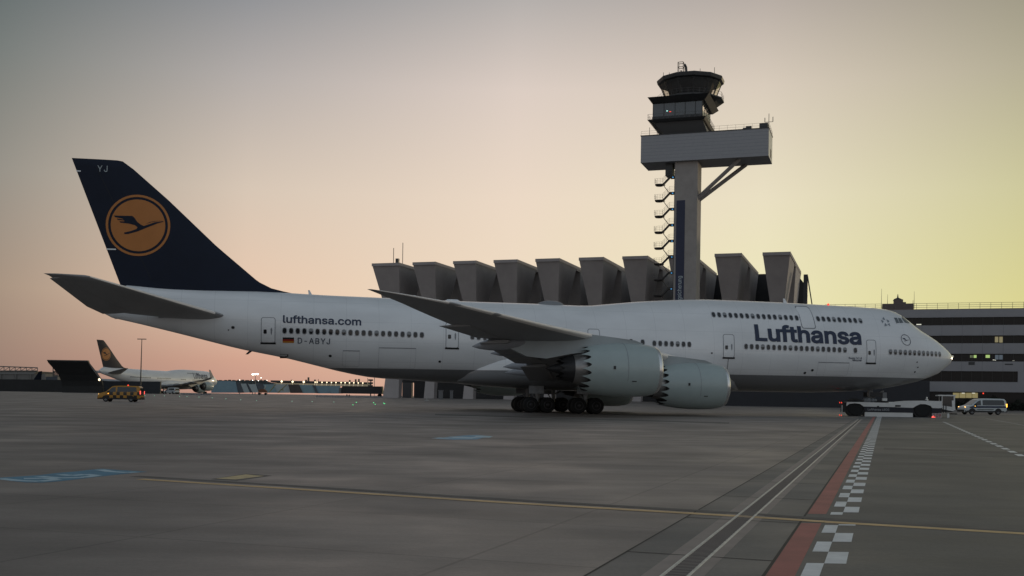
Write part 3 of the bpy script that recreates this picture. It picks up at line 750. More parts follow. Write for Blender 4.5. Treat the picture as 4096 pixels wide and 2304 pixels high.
# ============================================================ ground and painted markings
def concrete(name, col, var, rough0, rough1, joints=True, ang=0., cell=(2.9, 2.47)):
    m = bpy.data.materials.new(name); m.use_nodes = True; t = m.node_tree; b = t.nodes['Principled BSDF']
    def n(ty, **k):
        x = t.nodes.new(ty)
        for a, v in k.items(): setattr(x, a, v)
        return x
    def noise(scale, sc, det=6, rot=0):
        mp = n('ShaderNodeMapping'); mp.inputs['Scale'].default_value = sc; mp.inputs['Rotation'].default_value = (0, 0, rot)
        t.links.new(co.outputs['Object'], mp.inputs[0]); q = n('ShaderNodeTexNoise'); q.inputs['Scale'].default_value = scale; q.inputs['Detail'].default_value = det
        q.inputs['Roughness'].default_value = .6; t.links.new(mp.outputs[0], q.inputs[0]); return q.outputs[0]
    def mr(x, a, b_, c, d):
        r = n('ShaderNodeMapRange'); 
        for i, v in enumerate((a, b_, c, d)): r.inputs[i + 1].default_value = v
        t.links.new(x, r.inputs[0]); return r.outputs[0]
    def mul(a, c):
        x = n('ShaderNodeMath', operation='MULTIPLY')
        for i, v in enumerate((a, c)):
            if isinstance(v, (int, float)): x.inputs[i].default_value = v
            else: t.links.new(v, x.inputs[i])
        return x.outputs[0]
    co = n('ShaderNodeTexCoord')
    big = mr(noise(.06, (1, 1.6, 1), 5), .35, .65, 1 - var, 1 + var)
    mid = mr(noise(.6, (.35, 1.5, 1), 6, .35), .38, .66, 1 - var * .95, 1 + var * .6)
    fine = mr(noise(26, (1, 1, 1), 3), .3, .7, .9, 1.1)
    f = mul(mul(big, mid), fine)
    if joints:
        mp = n('ShaderNodeMapping'); mp.inputs['Rotation'].default_value = (0, 0, ang); t.links.new(co.outputs['Object'], mp.inputs[0])
        br = n('ShaderNodeTexBrick'); br.offset = 0; br.inputs['Scale'].default_value = 1; br.inputs['Brick Width'].default_value = cell[0]; br.inputs['Row Height'].default_value = cell[1]
        br.inputs['Mortar Size'].default_value = .02; br.inputs['Mortar Smooth'].default_value = .4; br.inputs['Color1'].default_value = (1, 1, 1, 1); br.inputs['Color2'].default_value = (.90, .90, .90, 1); br.inputs['Mortar'].default_value = (.66, .66, .66, 1)
        t.links.new(mp.outputs[0], br.inputs[0]); sp = n('ShaderNodeSeparateColor'); t.links.new(br.outputs[0], sp.inputs[0]); f = mul(f, sp.outputs[0])
        # dark tyre streaks
    tr = mr(noise(.22, (.22, 2.6, 1), 4, .12), .60, .75, 1, .72); f = mul(f, tr)
    cc = n('ShaderNodeCombineXYZ'); [t.links.new(f, cc.inputs[i]) for i in range(3)]
    vm = n('ShaderNodeVectorMath', operation='MULTIPLY'); vm.inputs[0].default_value = col; t.links.new(cc.outputs[0], vm.inputs[1]); t.links.new(vm.outputs[0], b.inputs['Base Color'])
    t.links.new(mr(noise(.3, (1, 1, 1), 4), .35, .65, rough0, rough1), b.inputs['Roughness'])
    bp = n('ShaderNodeBump'); bp.inputs['Strength'].default_value = .35; bp.inputs['Distance'].default_value = .012
    t.links.new(noise(9, (1, 1, 1), 8), bp.inputs['Height']); t.links.new(bp.outputs[0], b.inputs['Normal'])
    return m
ANG = atan(.3443)
M_CONC = concrete('apron_concrete', (.205, .178, .158), .22, .44, .66, True, ANG)
M_ASPH = concrete('road_asphalt', (.128, .122, .110), .14, .55, .8, False)
M_DSLAB = concrete('drain_slab', (.135, .130, .120), .12, .5, .75, False)
mb = MB()
ys = [-400, 0] + list(range(5, 130, 12)) + list(range(130, 310, 10)) + [330, 400, 600, 1200, 3000, 9000]
xs = [-9000, -1500, -400, -100, 0, 100, 400, 1500, 9000]
for y in ys:
    for x in xs: mb.v.append((x, y, gz(y) if y > 0 else 0))
for j in range(len(ys) - 1):
    for i in range(len(xs) - 1):
        a = j * len(xs) + i; mb.f.append((a, a + 1, a + 1 + len(xs), a + len(xs)))
tag(mb.build('ground', M_CONC), kind='structure')
def slab(name, polys, m, z, kind='structure', label=None, cat=None):
    mb = MB()
    for i_, P in enumerate(polys): mb.add([(p[0], p[1], z * .32 + .0004 * (i_ % 4) + gz(p[1])) for p in P], [tuple(range(len(P)))])
    return tag(mb.build(name, m), label, cat, kind=kind)
def band(x0, x1, y0, y1, k=.3452):   # strip between two parallels x = x0 + k y
    return [(x0 + k * y0, y0), (x1 + k * y0, y0), (x1 + k * y1, y1), (x0 + k * y1, y1)]
slab('service_road', [[(-.8 + .3452 * 2, 2), (40, 2), (80, 128), (-.8 + .3452 * 128, 128)]], M_ASPH, .003)
slab('drain_slabs', [band(-2.0, -.8, 2, 128)], M_DSLAB, .003)
M_REDP = mat('red_road_paint', (.33,.092,.080), .6, var=.22, scale=1.3)
M_WP = mat('white_road_paint', (.72,.73,.72), .6, var=.16, scale=3)
M_YP = mat('yellow_road_paint', (.56,.37,.17), .6, var=.25, scale=2)
M_OLD = mat('old_dark_paint', (.115,.106,.096), .8, var=.3, scale=2)
M_PAD = mat('pale_concrete_edge', (.24,.205,.185), .6, var=.15, scale=2.5)
M_JOINT = mat('joint_tar', (.012,.012,.012), .7)
slab('red_line', [band(-.785, -.585, 2, 10.62), band(-.785, -.585, 11.50, 92)], M_REDP, .006)
sq = []
for i in range(-3, 140):
    y0 = 7.98 - .622 + i * .622; y1 = y0 + .622
    for lo, hi in ((y0, y1),):
        ex = [(lo, hi)]
        if lo < 11.45 and hi > 10.56:
            ex = []
            if lo < 10.5: ex.append((lo, 10.56))
            if hi > 11.5: ex.append((11.45, hi))
        for a, b in ex:
            if b - a < .05: continue
            if i % 2 == 0: sq.append(band(-.555 + .0012*a, -.425 + .0012*a, a, b))
            else: sq.append(band(-.425 + .0012*a, -.272 + .0025*a, a, b))
# widen to the photographed strip
sq = [[(x, y) for x, y in q] for q in sq]
slab('checkered_line', sq, M_WP, .006)
slab('drain_edge', [band(-1.60, -1.475, 2, 80, .342), band(-1.28, -1.175, 2, 80, .342)], M_PAD, .006)
slab('joint', [band(-2.005, -1.985, 2, 75)] + [band(-.812, -.788, 2, 26)] + [[(x, y) for x, y in ((-2.0 + .3452 * y0, y0), (-.80 + .3452 * (y0 - .39), y0 - .39), (-.80 + .3452 * (y0 - .42), y0 - .42), (-2.0 + .3452 * (y0 - .03), y0 - .03))] for y0 in [8.47 + 2.53 * i for i in range(-2, 12)]], M_JOINT, .008)
# drain channel: two toothed steel rails with a lattice grate between
M_RAIL = mat('galvanised_rail', (.66,.63,.55), .55, metal=0., var=.2, scale=6)
M_GRATE = mat('grate_iron', (.035,.033,.032), .5, metal=.4, var=.3, scale=8)
dr = thing('drain_channel', 'long iron drainage grate with pale toothed rails running beside the red painted line', 'drain', (-1.47 + .342 * 7, 7, 0))
kk = .342
def dpt(x0, y, z): return (x0 + kk * y - (-1.47 + .342 * 7), y - 7, z * .35)
for x0, w_ in ((-1.473, .014), (-1.452, .006), (-1.292, .006), (-1.283, .014)):
    MB().add([dpt(x0, 2, .018), dpt(x0 + w_, 2, .018), dpt(x0 + w_, 78, .018), dpt(x0, 78, .018), dpt(x0, 2, .001), dpt(x0 + w_, 2, .001), dpt(x0 + w_, 78, .001), dpt(x0, 78, .001)], [(0,1,2,3),(0,4,5,1),(1,5,6,2),(2,6,7,3),(3,7,4,0)]).build('rail', M_RAIL, dr)
mb = MB()
for i in range(260):
    y = 5 + i * .14
    for x0 in (-1.462, -1.292): mb.add([dpt(x0 - .002, y, .02), dpt(x0 + .014, y + .01, .02), dpt(x0 + .014, y + .05, .02), dpt(x0 - .002, y + .04, .02)], [(0,1,2,3)])
tag(mb.build('rail_tooth', M_RAIL, dr), kind='stuff')
slab_g = MB().add([dpt(-1.446, 2, .006), dpt(-1.292, 2, .006), dpt(-1.292, 78, .006), dpt(-1.446, 78, .006)], [(0,1,2,3)]); slab_g.build('channel_bed', mat('drain_black', (.12,.105,.098), .8), dr)
mb = MB()
for i in range(420):
    y = 3 + i * .075
    for a, b in ((0, .5), (.5, 1)):
        xa = -1.446 + .154 * a; xb = -1.446 + .154 * b
        mb.add([dpt(xa, y + .06 * a, .015), dpt(xb, y + .06 * b, .015), dpt(xb, y + .06 * b + .028, .015), dpt(xa, y + .06 * a + .028, .015)], [(0,1,2,3)])
tag(mb.build('grate_bar', mat('grate_worn', (.27,.235,.22), .6, metal=0.), dr), kind='stuff')
# yellow guide line and the older dark line beside it
def gl(pts, w_, m, name, z, off=0):
    P = [ground(*p) for p in pts]; polys = []
    for a, b in zip(P, P[1:]):
        d = Vector((b.x - a.x, b.y - a.y)).normalized(); nn = Vector((-d.y, d.x))
        polys.append([(a.x + nn.x * (off - w_/2), a.y + nn.y * (off - w_/2)), (b.x + nn.x * (off - w_/2), b.y + nn.y * (off - w_/2)), (b.x + nn.x * (off + w_/2), b.y + nn.y * (off + w_/2)), (a.x + nn.x * (off + w_/2), a.y + nn.y * (off + w_/2))])
    return slab(name, polys, m, z)
YL = [(560,1917),(1200,1958),(2048,2012.5),(2946,2065),(3300,2088),(4140,2138)]
gl(YL, .17, M_YP, 'yellow_line', .010)
gl([(540,1905),(1200,1946),(2048,2000),(2946,2053),(3300,2076),(4140,2125)], .20, M_OLD, 'old_line', .008)
slab('dark_seam', [[tuple(ground(*p)[:2]) for p in q] for q in ([(1740,1656),(2917,1690),(2917,1695),(1740,1660)], [(3535,1792),(4120,1808),(4120,1818),(3535,1798)])], M_OLD, .006)
def dashes(p0, p1, n, duty, w_, name, m):
    a, b = ground(*p0), ground(*p1); d = (b - a); L = d.length; d.normalize(); q = Vector((-d.y, d.x, 0)) * w_ / 2; P = []
    for i in range(n):
        s0 = L * i / n; s1 = s0 + L / n * duty; A = a + d * s0; B = a + d * s1
        P.append([(A.x - q.x, A.y - q.y), (B.x - q.x, B.y - q.y), (B.x + q.x, B.y + q.y), (A.x + q.x, A.y + q.y)])
    return slab(name, P, m, .008)
dashes((3775,1688),(4105,1832), 26, .55, .17, 'dashed_line', M_WP)
dashes((3944,1674),(4110,1704), 1, 1, .2, 'edge_line', mat('worn_white_paint', (.22,.225,.22), .6))
dashes((2795,1785),(3020,1793), 1, 1, .12, 'faint_line', MATS['worn_white_paint'])
dashes((3720,1820),(3970,1831), 1, 1, .10, 'faint_line', MATS['worn_white_paint'])
A_ = lambda x, y: tuple(ground(x / 1.2578, 1650 + y / 1.2578)[:2])
slab('yellow_marking_border', [[A_(1058,336), A_(1190,344), A_(1372,318), A_(1238,308)]], M_OLD, .004)
slab('yellow_marking', [[A_(1085,333), A_(1185,338), A_(1330,320), A_(1235,312)]], mat('pale_yellow_paint', (.52,.40,.20), .6, var=.3, scale=5), .008)
M_BLUE = mat('blue_road_paint', (.055,.20,.30), .6, var=.2, scale=2)
M_PB = mat('pale_blue_paint', (.36,.50,.56), .6, var=.15, scale=3)
for nm, P, S_ in (('blue_marking', [(-40,333),(60,345),(130,352),(215,353),(300,346),(400,335),(480,325),(600,312),(742,298),(660,293),(600,290),(515,283),(440,290),(380,297),(280,305),(200,315),(100,322),(0,328)],
                [[(0,333),(90,343),(200,347),(290,338),(230,331),(120,333)], [(195,322),(310,330),(420,327),(490,318),(430,312),(360,318),(300,313)], [(500,288),(560,298),(640,303),(690,300)]]),
               ('blue_marking', [(2188,132),(2280,137),(2395,136),(2430,127),(2482,121),(2400,113),(2330,116),(2250,124)],
                [[(2210,131),(2250,127),(2300,130),(2330,125),(2290,122)], [(2330,131),(2370,124),(2420,126),(2440,120),(2390,117)]])):
    slab(nm, [[A_(*p) for p in P]], M_BLUE if nm and P[0][0] < 0 else mat('light_blue_paint', (.13,.29,.42), .6, var=.2, scale=2), .004)
    for q in S_:
        pts = [(x / 1.2578, 1650 + y / 1.2578) for x, y in q]; gl(pts, .16 if P[0][0] < 0 else .5, M_PB, 'marking_stroke', .007)

# ============================================================ buildings in one street grid (facades turned 18.5 degrees)
YAW = radians(18.5); cy_, sy_ = cos(YAW), sin(YAW)
def fr(px, py, O, v, yaw=YAW):
    """pixel -> (u, z) on the plane at depth v of the frame with origin O"""
    c_, s_ = cos(yaw), sin(yaw); r = ray(px, py); ox, oy = O[0] + s_ * v, O[1] + c_ * v
    # r*k = o + u*(c,-s)
    det = r[0] * s_ + c_; k = (ox * s_ + oy * c_) / det; u = (r[0] * k - ox) / c_
    return u, H + r[2] * k
M_TC = mat('tower_concrete', (.30,.275,.255), .75, var=.12, scale=.5, bump=.15)
M_TCD = mat('tower_cladding', (.29,.295,.31), .5, var=.05, scale=1.5)
M_TDK = mat('tower_dark_metal', (.042,.044,.046), .45, metal=.2, var=.2, scale=1)
M_TGL = mat('tower_glass', (.07,.08,.088), .08, spec=.8)
M_STEEL = mat('grey_steel', (.12,.115,.11), .5)
# ---- control tower
TO = (26.15, 224.3)
tw = thing('control_tower', 'tall concrete control tower with dark glass cab and cantilevered grey box', 'tower', (TO[0], TO[1], 0), -YAW)
MB().box((7.06, 1, 0), (11.78, 6.1, 50.7)).build('shaft', M_TC, tw)
# box with 2-3 mm proud cladding courses
bz0, bz1 = 50.65, 56.2; BX = 26.1
bx = MB().box((0, 0, bz0), (BX, 8.2, bz1)).build('cantilever_box', M_TCD, tw)
MB().box((BX + .001, .05, bz0 + .05), (BX + .004, 8.15, bz1 - .02)).build('end_wall', mat('end_cladding_lit', (.72,.69,.63), .4), bx)  # light from the right painted into the end face as a paler colour
mb = MB()
for i in range(1, 8): mb.box((0, -.003, bz0 + i * .7), (BX, 0, bz0 + i * .7 + .03))
tag(mb.build('cladding_joint', mat('cladding_seam', (.13,.13,.14), .6), bx), kind='stuff')
MB().box((-.1, -.1, bz1), (BX + .1, 8.3, bz1 + .15)).build('coping', M_TDK, bx)
MB().box((BX + .006, 3.5, bz0 + .6), (BX + .05, 5.6, bz0 + 2.2)).build('vent', mat('vent_brown', (.09,.07,.06), .6), bx)
# braces
def brace(p, q, w_=.42): return MB().tube([p, q], w_, 4).build('brace', M_TC, tw, angle=30)
q1 = fr(2450 + 778 / 2.2288, 200 + 1305 / 2.2288, TO, 3.5)
brace((11.5, 2.5, 43.1), (20.3, 1.5, bz0 + .05)); brace((11.5, 4.6, 43.1), (20.9, 7.3, bz0 + .05))
# inverted frustum, balconies, control room, roof
def hexa(u0, u1, v0, v1, z0, U0, U1, V0, V1, z1): return MB().hexa([(u0,v0,z0),(u1,v0,z0),(u1,v1,z0),(u0,v1,z0),(U0,V0,z1),(U1,V0,z1),(U1,V1,z1),(U0,V1,z1)])
hexa(4.6, 13.6, 1.2, 8, bz1 + .2, 2.6, 12.7, -.3, 11, 59.0).build('tapered_floor', mat('soffit_grey', (.085,.085,.085), .5), tw)
hexa(2.0, 13.2, -.7, 11.6, 58.8, 1.5, 13.6, -1.2, 12.2, 59.25).build('balcony', M_TDK, tw)
MB().box((2.4, 0, 59.25), (12.7, 11, 62.9)).build('control_room', M_TGL, tw)
for u in (2.4, 4.7, 7.0, 9.1, 11.2, 12.6): MB().box((u, -.06, 59.25), (u + .14, .02, 62.9)).build('mullion', M_TDK, tw)
for v in (0, 2.7, 5.4, 8.1, 10.8): MB().box((12.68, v, 59.25), (12.76, v + .14, 62.9)).build('mullion', M_TDK, tw)
MB().box((2.3, -.1, 59.25), (12.8, 11.1, 60.0)).build('sill', M_TDK, tw)
MB().box((5.3, -.09, 61.0), (5.55, -.07, 61.2)).build('screen_light', mat('cool_screen', (.1,.3,.3), .5, emit=(.5,1,.9), estr=1.2), tw)
MB().box((5.9, -.09, 60.85), (6.25, -.07, 60.95)).build('red_display', mat('red_screen', (.3,.02,.02), .5, emit=(1,.08,.05), estr=1.5), tw)
hexa(2.4, 13.2, -.4, 11.6, 62.8, 1.6, 14.3, -1.8, 12.6, 63.75).build('roof_slab', M_TDK, tw)
# upper cab
cu_, cv_ = 9.06, 6.95
def ngon(r, z, n=12, a0=.26): return [(cu_ + r * cos(a0 + 2*pi*k/n), cv_ + r * sin(a0 + 2*pi*k/n), z) for k in range(n)]
MB().loft([ngon(3.4, 62.5), ngon(5.9, 64.1), ngon(7.1, 64.35), ngon(7.1, 64.6)]).build('cab_base', M_TDK, tw)
MB().loft([ngon(5.2, 64.6), ngon(5.3, 65.25)]).build('cab_sill', M_TDK, tw)
mg = bpy.data.materials.new('cab_glass'); mg.use_nodes = True; tt = mg.node_tree; tt.nodes.clear()
o1 = tt.nodes.new('ShaderNodeOutputMaterial'); m1 = tt.nodes.new('ShaderNodeMixShader'); g1 = tt.nodes.new('ShaderNodeBsdfGlossy'); t1 = tt.nodes.new('ShaderNodeBsdfTransparent')
g1.inputs['Roughness'].default_value = .05; t1.inputs['Color'].default_value = (.86,.82,.75,1); m1.inputs[0].default_value = .15
tt.links.new(t1.outputs[0], m1.inputs[1]); tt.links.new(g1.outputs[0], m1.inputs[2]); tt.links.new(m1.outputs[0], o1.inputs[0])
gr = [ngon(5.3, 65.25), ngon(6.55, 68.3)]
MB().loft(gr, True, False).build('cab_glazing', mg, tw)
for k in range(12):
    a, b = gr[0][k], gr[1][k]; MB().tube([a, b], .10, 4).build('mullion', M_TDK, tw)
MB().loft([ngon(4.1, 65.1), ngon(4.3, 66.0), ngon(5.2, 68.35)]).build('cab_interior', mat('cab_interior_dark', (.012,.013,.015), .8), tw)
MB().loft([ngon(6.5, 68.1), ngon(7.0, 68.3), ngon(7.15, 68.9), ngon(7.0, 69.1), ngon(3.5, 69.7)]).build('cab_roof', M_TDK, tw)
def rail(parent, pts, h=1.05, post=1.1, r=.025, name='railing', m=None, bars=2):
    mb = MB()
    for a, b in zip(pts, pts[1:]):
        a, b = Vector(a), Vector(b); n = max(1, int((b - a).length / post))
        for i in range(n + 1):
            p = a + (b - a) * i / n; mb.tube([p, p + Vector((0, 0, h))], r, 4, False)
        for j in range(1, bars + 1): mb.tube([a + Vector((0, 0, h * j / bars)), b + Vector((0, 0, h * j / bars))], r, 4, False)
    return mb.build(name, m or M_STEEL, parent)
rail(tw, [tuple(p) for p in ngon(7.0, 64.6)] + [ngon(7.0, 64.6)[0]], 1.1, 1.2)
rail(tw, [(1.6,-1.1,59.25),(13.5,-1.1,59.25),(13.5,12.1,59.25),(1.6,12.1,59.25),(1.6,-1.1,59.25)], 1.1, 1.0)
rail(tw, [(14.5,.2,bz1+.15),(BX,.2,bz1+.15),(BX,8,bz1+.15)], 1.0, 1.6, .02)
rail(tw, [(0,.2,bz1+.15),(3.5,.2,bz1+.15)], .9, 1.2, .02)
# roof gear
mb = MB().box((7.2, 3.0, 69.6), (8.3, 4.4, 70.0)); mb.tube([(7.75, 2.6, 64.8), (7.75, 2.6, 70.1)], .16, 6); mb.build('mast', M_TDK, tw)
rail(tw, [(7.0,3,70.0),(8.1,3,70.0),(8.1,4.2,70.0),(7.0,4.2,70.0),(7.0,3,70.0)], 2.0, .6, .06, 'cradle', M_TDK)
MB().tube([(8.7, 3.6, 69.8), (8.6, 3.6, 71.0), (8.3, 3.6, 71.6)], .28, 6).build('camera_arm', M_TDK, tw)
for u, v, h in ((3.4,6,2.0),(5.2,3,1.0),(11.5,4,1.6),(14.2,6,2.2),(12.9,5,.9)): MB().tube([(u, v, 68.9), (u, v, 69.0 + h)], .05, 4).build('antenna', M_TDK, tw)
MB().box((24.0, 2, bz1 + .15), (25.7, 4, bz1 + 1.6)).build('roof_unit', M_TDK, tw)
MB().box((20.7, 2, bz1 + .15), (21.3, 3, bz1 + .9)).build('roof_unit', M_TDK, tw)
MB().box((21.3, 2, bz1 + .5), (22.4, 3, bz1 + 1.2)).build('roof_unit', M_TDK, tw)
MB().box((18.4, 2, bz1 + .3), (20.0, 2.4, bz1 + .5)).build('bench', M_STEEL, tw)
mb = MB(); a0 = (25.8, 3, bz1 + .15); mb.tube([(25.8, 3, bz1 + .15), (25.8, 3, bz1 + 3.7)], .06, 5); mb.tube([(25.0, 3, bz1 + 2.0), (26.6, 3, bz1 + 2.0)], .05, 4); mb.tube([(25.0, 3, bz1 + 2.0), (25.0, 3, bz1 + 2.9)], .07, 4); mb.tube([(26.6, 3, bz1 + 2.0), (26.6, 3, bz1 + 3.0)], .07, 4)
mb.build('antenna', M_TDK, tw)
for u, h in ((1.6,2.0),(3.2,1.2)): MB().tube([(u, 1, bz1), (u, 1, bz1 + h)], .05, 4).build('antenna', M_TDK, tw)
# banner with vertical lettering, 5 cm proud of the shaft
uL, zT = fr(2706.5, 802, TO, 1); uR, _ = fr(2740.5, 802, TO, 1)
MB().box((uL, .94, 8), (uR, .998, zT)).build('banner', mat('banner_navy', (.014,.020,.055), .5, var=.1, scale=.5), tw)
_, zE = fr(2720, 1104, TO, .93); _, zS = fr(2720, 1199, TO, .93)
h_ = (uR - uL) * .5
bm_, wd_, hc_ = text2d('gsicherung', 0, 1, 0); bm_.free(); bm_, wf_, _ = text2d('Deutsche Flugsicherung', 0, 1, 0); bm_.free()
wid = (zE - zS) * wf_ / wd_
text_obj('banner_lettering', 'Deutsche Flugsicherung', lambda u, v: (uL + (uR - uL) * .72 - v, .932, zE - wid + u), mat('pale_lettering', (.42,.48,.50), .5), tw, h_, bold=.004, width=wid, slices=0)
# stair: landings beside the shaft, every other flight nearer the viewer
st = thing('x', '', '') ; bpy.data.objects.remove(st)
uO = 3.0; uI = 7.06
M_STAIR = mat('stair_steel', (.035,.033,.032), .5, metal=.3)
z0 = fr(2628, 650 + 220 / 2.415, TO, 3)[1]
stair = MB().tube([(6.9, 1.6, 2), (6.9, 1.6, 49)], .05, 4).build('stairway', M_STAIR, tw)
for i in range(14):
    z = z0 - i * 3.33 
    mb = MB(); mb.lathe([(0, .75), (.28, .95), (.36, .95)], (uO + .55, 2.6, z - .3), 'z', 14); mb.box((uO + .3, 1.7, z - .1), (uO + 1.6, 3.5, z + .05)); mb.build('landing', M_STAIR, stair)
    mb = MB(); zi = z + 1.55
    mb.hexa([(uO + 1.4, 1.7, z - .3), (uI - 1.15, 1.7, zi - .3), (uI - 1.15, 2.6, zi - .3), (uO + 1.4, 2.6, z - .3), (uO + 1.4, 1.7, z + .05), (uI - 1.15, 1.7, zi + .05), (uI - 1.15, 2.6, zi + .05), (uO + 1.4, 2.6, z + .05)]); mb.build('flight', M_STAIR, stair)
    zo = z + 1.55
    MB().box((uI - 1.25, 1.7, zi - .3), (uI - .01, 3.6, zi + .02)).build('landing', M_STAIR, stair)
    zb = z + 1.55 - 3.33
    mb = MB(); mb.hexa([(uO + 1.4, 2.75, z - .3), (uI - 1.5, 2.75, zb - .05), (uI - 1.5, 3.6, zb - .05), (uO + 1.4, 3.6, z - .3), (uO + 1.4, 2.75, z - .12), (uI - 1.5, 2.75, zb + .14), (uI - 1.5, 3.6, zb + .14), (uO + 1.4, 3.6, z - .12)]); mb.build('flight', M_STAIR, stair)
    rail(stair, [(uO + 1.5, 1.6, z + .05), (uO - .3, 1.7, z + .05), (uO - .3, 3.5, z + .05)], 1.1, .5, .018, m=M_STEEL, bars=3)
    rail(stair, [(uO + 1.4, 1.65, z + .05), (uI - 1.15, 1.65, zi + .05), (uI - .1, 1.65, zi + .05)], 1.1, .6, .018, m=M_STEEL, bars=3)
    MB().box((uI - .65, 1.66, zi - .34), (uI - .42, 1.8, zi - .24)).build('lamp', mat('blue_lamp', (.1,.4,.8), .5, emit=(.12,.50,1.), estr=1.1), stair)
MB().box((4.9, 1.8, 50.66 - 2.6), (6.4, 4, 50.66)).build('hatch', M_TDK, stair)

# ---- hangar with folded concrete supports
HO = atY(1487, 1048.8, 282.5); HO = (HO.x, HO.y)
hg = thing('hangar', 'long hangar with a row of inverted concrete folded supports behind the jet', 'building', (HO[0], HO[1], gz(280)), -YAW)
M_HC = mat('hangar_concrete', (.34,.31,.30), .8, var=.10, scale=.25, bump=.1)
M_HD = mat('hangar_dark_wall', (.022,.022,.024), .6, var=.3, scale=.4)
LX = [1487,1650,1812,1974,2141,2315,2489,2672,2858,3050]; RX = [1596,1739.7,1903,2068,2237,2413,2590,2775,2965.5,3161]
TY = [1048.8,1044.6,1038.5,1034,1028.7,1023.2,1018.7,1012.8,1007,1001.6]
GZ0 = gz(280)
for i, (xl, xr, ty) in enumerate(zip(LX, RX, TY)):
    u0, zt = fr(xl, ty, HO, 0); u1, zt1 = fr(xr, ty - (3 if i else 3.5), HO, 0); zt = 35.9 - GZ0; w_ = u1 - u0; um = (u0 + u1) / 2
    D = 40; zw = 18.; vw = (zt - zw) * .42; hw = max(.9, w_ / 2 - .155 * (zt - zw)); hb = 2.0 if i == 0 else 1.35
    LG = [(1531,1594),(1695,1735),(1851,1892),(2013,2055)]
    if i < 4: la, lb_ = fr(LG[i][0], 1590, HO, 2.5)[0], fr(LG[i][1], 1590, HO, 2.5)[0]
    else: la, lb_ = um - 1.2, um + 1.5
    um2 = (la + lb_) / 2; hb = (lb_ - la) / 2; D1 = 17
    P_ = [(u0, 0, zt), (u1, 0, zt), (um - hw, vw, zw), (um + hw, vw, zw), (um2 - hb, 2.5, 0), (um2 + hb, 2.5, 0), (u0, D1, zt), (u1, D1, zt), (um + hw, vw + 2.4, zw - 1), (um - hw, vw + 2.4, zw - 1), (um2 + hb, 4.6, 0), (um2 - hb, 4.6, 0)]
    mb = MB().add(P_, [(0,1,3,2),(2,3,5,4),(1,7,3),(3,7,8),(0,2,6),(2,9,6),(7,6,9,8),(0,6,7,1),(3,8,10,5),(2,4,11,9),(9,11,10,8),(4,5,10,11)])
    sup = mb.build('folded_support', M_HC, hg)
    MB().box((u0 + .01, -.02, zt - .7), (u1 + .03, -.003, zt + .06)).build('parapet', M_HC, sup)
    MB().add([(u1 + .003, -.06, zt - .7), (u1 + .06, -.06, zt - .7), (u1 + .06, D, zt - .7), (u1 + .003, D, zt - .7), (u1 + .003, -.06, zt + .1), (u1 + .06, -.06, zt + .1), (u1 + .06, D, zt + .1), (u1 + .003, D, zt + .1)], [(0,3,2,1),(4,5,6,7),(0,1,5,4),(1,2,6,5),(2,3,7,6)]).build('parapet', M_HC, sup)
    # second fold between this support and the next
    nxt_u = (fr(LX[i+1], TY[i+1], HO, 0)[0] if i < 9 else u1 + 4.6)
    MB().box((u0, D1 - .3, zt - 1.1), (u1 - .01, D, zt + .02)).build('roof_beam', M_HC, sup)
    wr_ = (um + .6, 29, 13)
    MB().add([(u1 - .02, 20.5, zt - 1), (u1 - .02, 40, zt - 1), (um + 1.6, 31, 12), (um + 1.4, 28.5, 12), (u0, 20.5, zt - 1), (u0, 40, zt - 1), (um - .6, 31, 12), (um - .4, 28.5, 12)],
        [(0,1,2,3),(4,7,6,5),(0,3,7,4),(1,5,6,2),(2,6,7,3)]).build('rear_fold', mat('hangar_concrete_brightened', (.42,.385,.37), .8, var=.12, scale=.3), hg)  # concrete painted paler to make up for light lost in the folds
    MB().box((um - .6, 28.5, 0), (um + 1.6, 31, 12)).build('rear_leg', MATS['hangar_concrete_brightened'], hg)
uE = fr(3161, 1001, HO, 0)[0]
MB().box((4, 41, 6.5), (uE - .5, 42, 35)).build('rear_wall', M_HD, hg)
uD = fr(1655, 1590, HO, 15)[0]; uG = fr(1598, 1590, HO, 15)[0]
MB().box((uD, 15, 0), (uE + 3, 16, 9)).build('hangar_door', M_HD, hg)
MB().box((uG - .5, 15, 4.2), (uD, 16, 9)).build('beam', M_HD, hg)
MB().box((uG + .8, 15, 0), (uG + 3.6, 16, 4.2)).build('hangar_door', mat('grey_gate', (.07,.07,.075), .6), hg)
MB().box((uE + 2.0, 18, 0), (uE + 3.0, 19.5, 32.0)).build('end_column', M_TDK, hg)
uW = fr(3222, 1100, HO, 38)[0]; MB().hexa([(uE - .6, 38, 0), (uW, 38, 0), (uW, 39, 0), (uE - .6, 39, 0), (uE - .6, 38, 34), (uW, 38, 31.5), (uW, 39, 31.5), (uE - .6, 39, 34)]).build('end_wall', M_HD, hg)
MB().tube([(uE + 2.9, 18.5, 31.8), (uE + 8.2, 16.5, 0)], .16, 6).build('stay_rod', M_TDK, hg)
for x, y0, y1 in ((1574, 1045, 992), (1610.5, 1046, 971)):
    u, za = fr(x, y0, HO, 4); _, zb = fr(x, y1, HO, 4); MB().tube([(u, 4, za - GZ0 - .6), (u, 4, zb - GZ0)], .09, 4).build('antenna', M_TDK, hg)
u, za = fr(1590, 1043, HO, 4); MB().box((u - .4, 3.6, 35), (u + .4, 4.4, 36.9)).build('roof_unit', M_TDK, hg)
for px in (1766, 1775):  # small fittings under the roofs
    pass
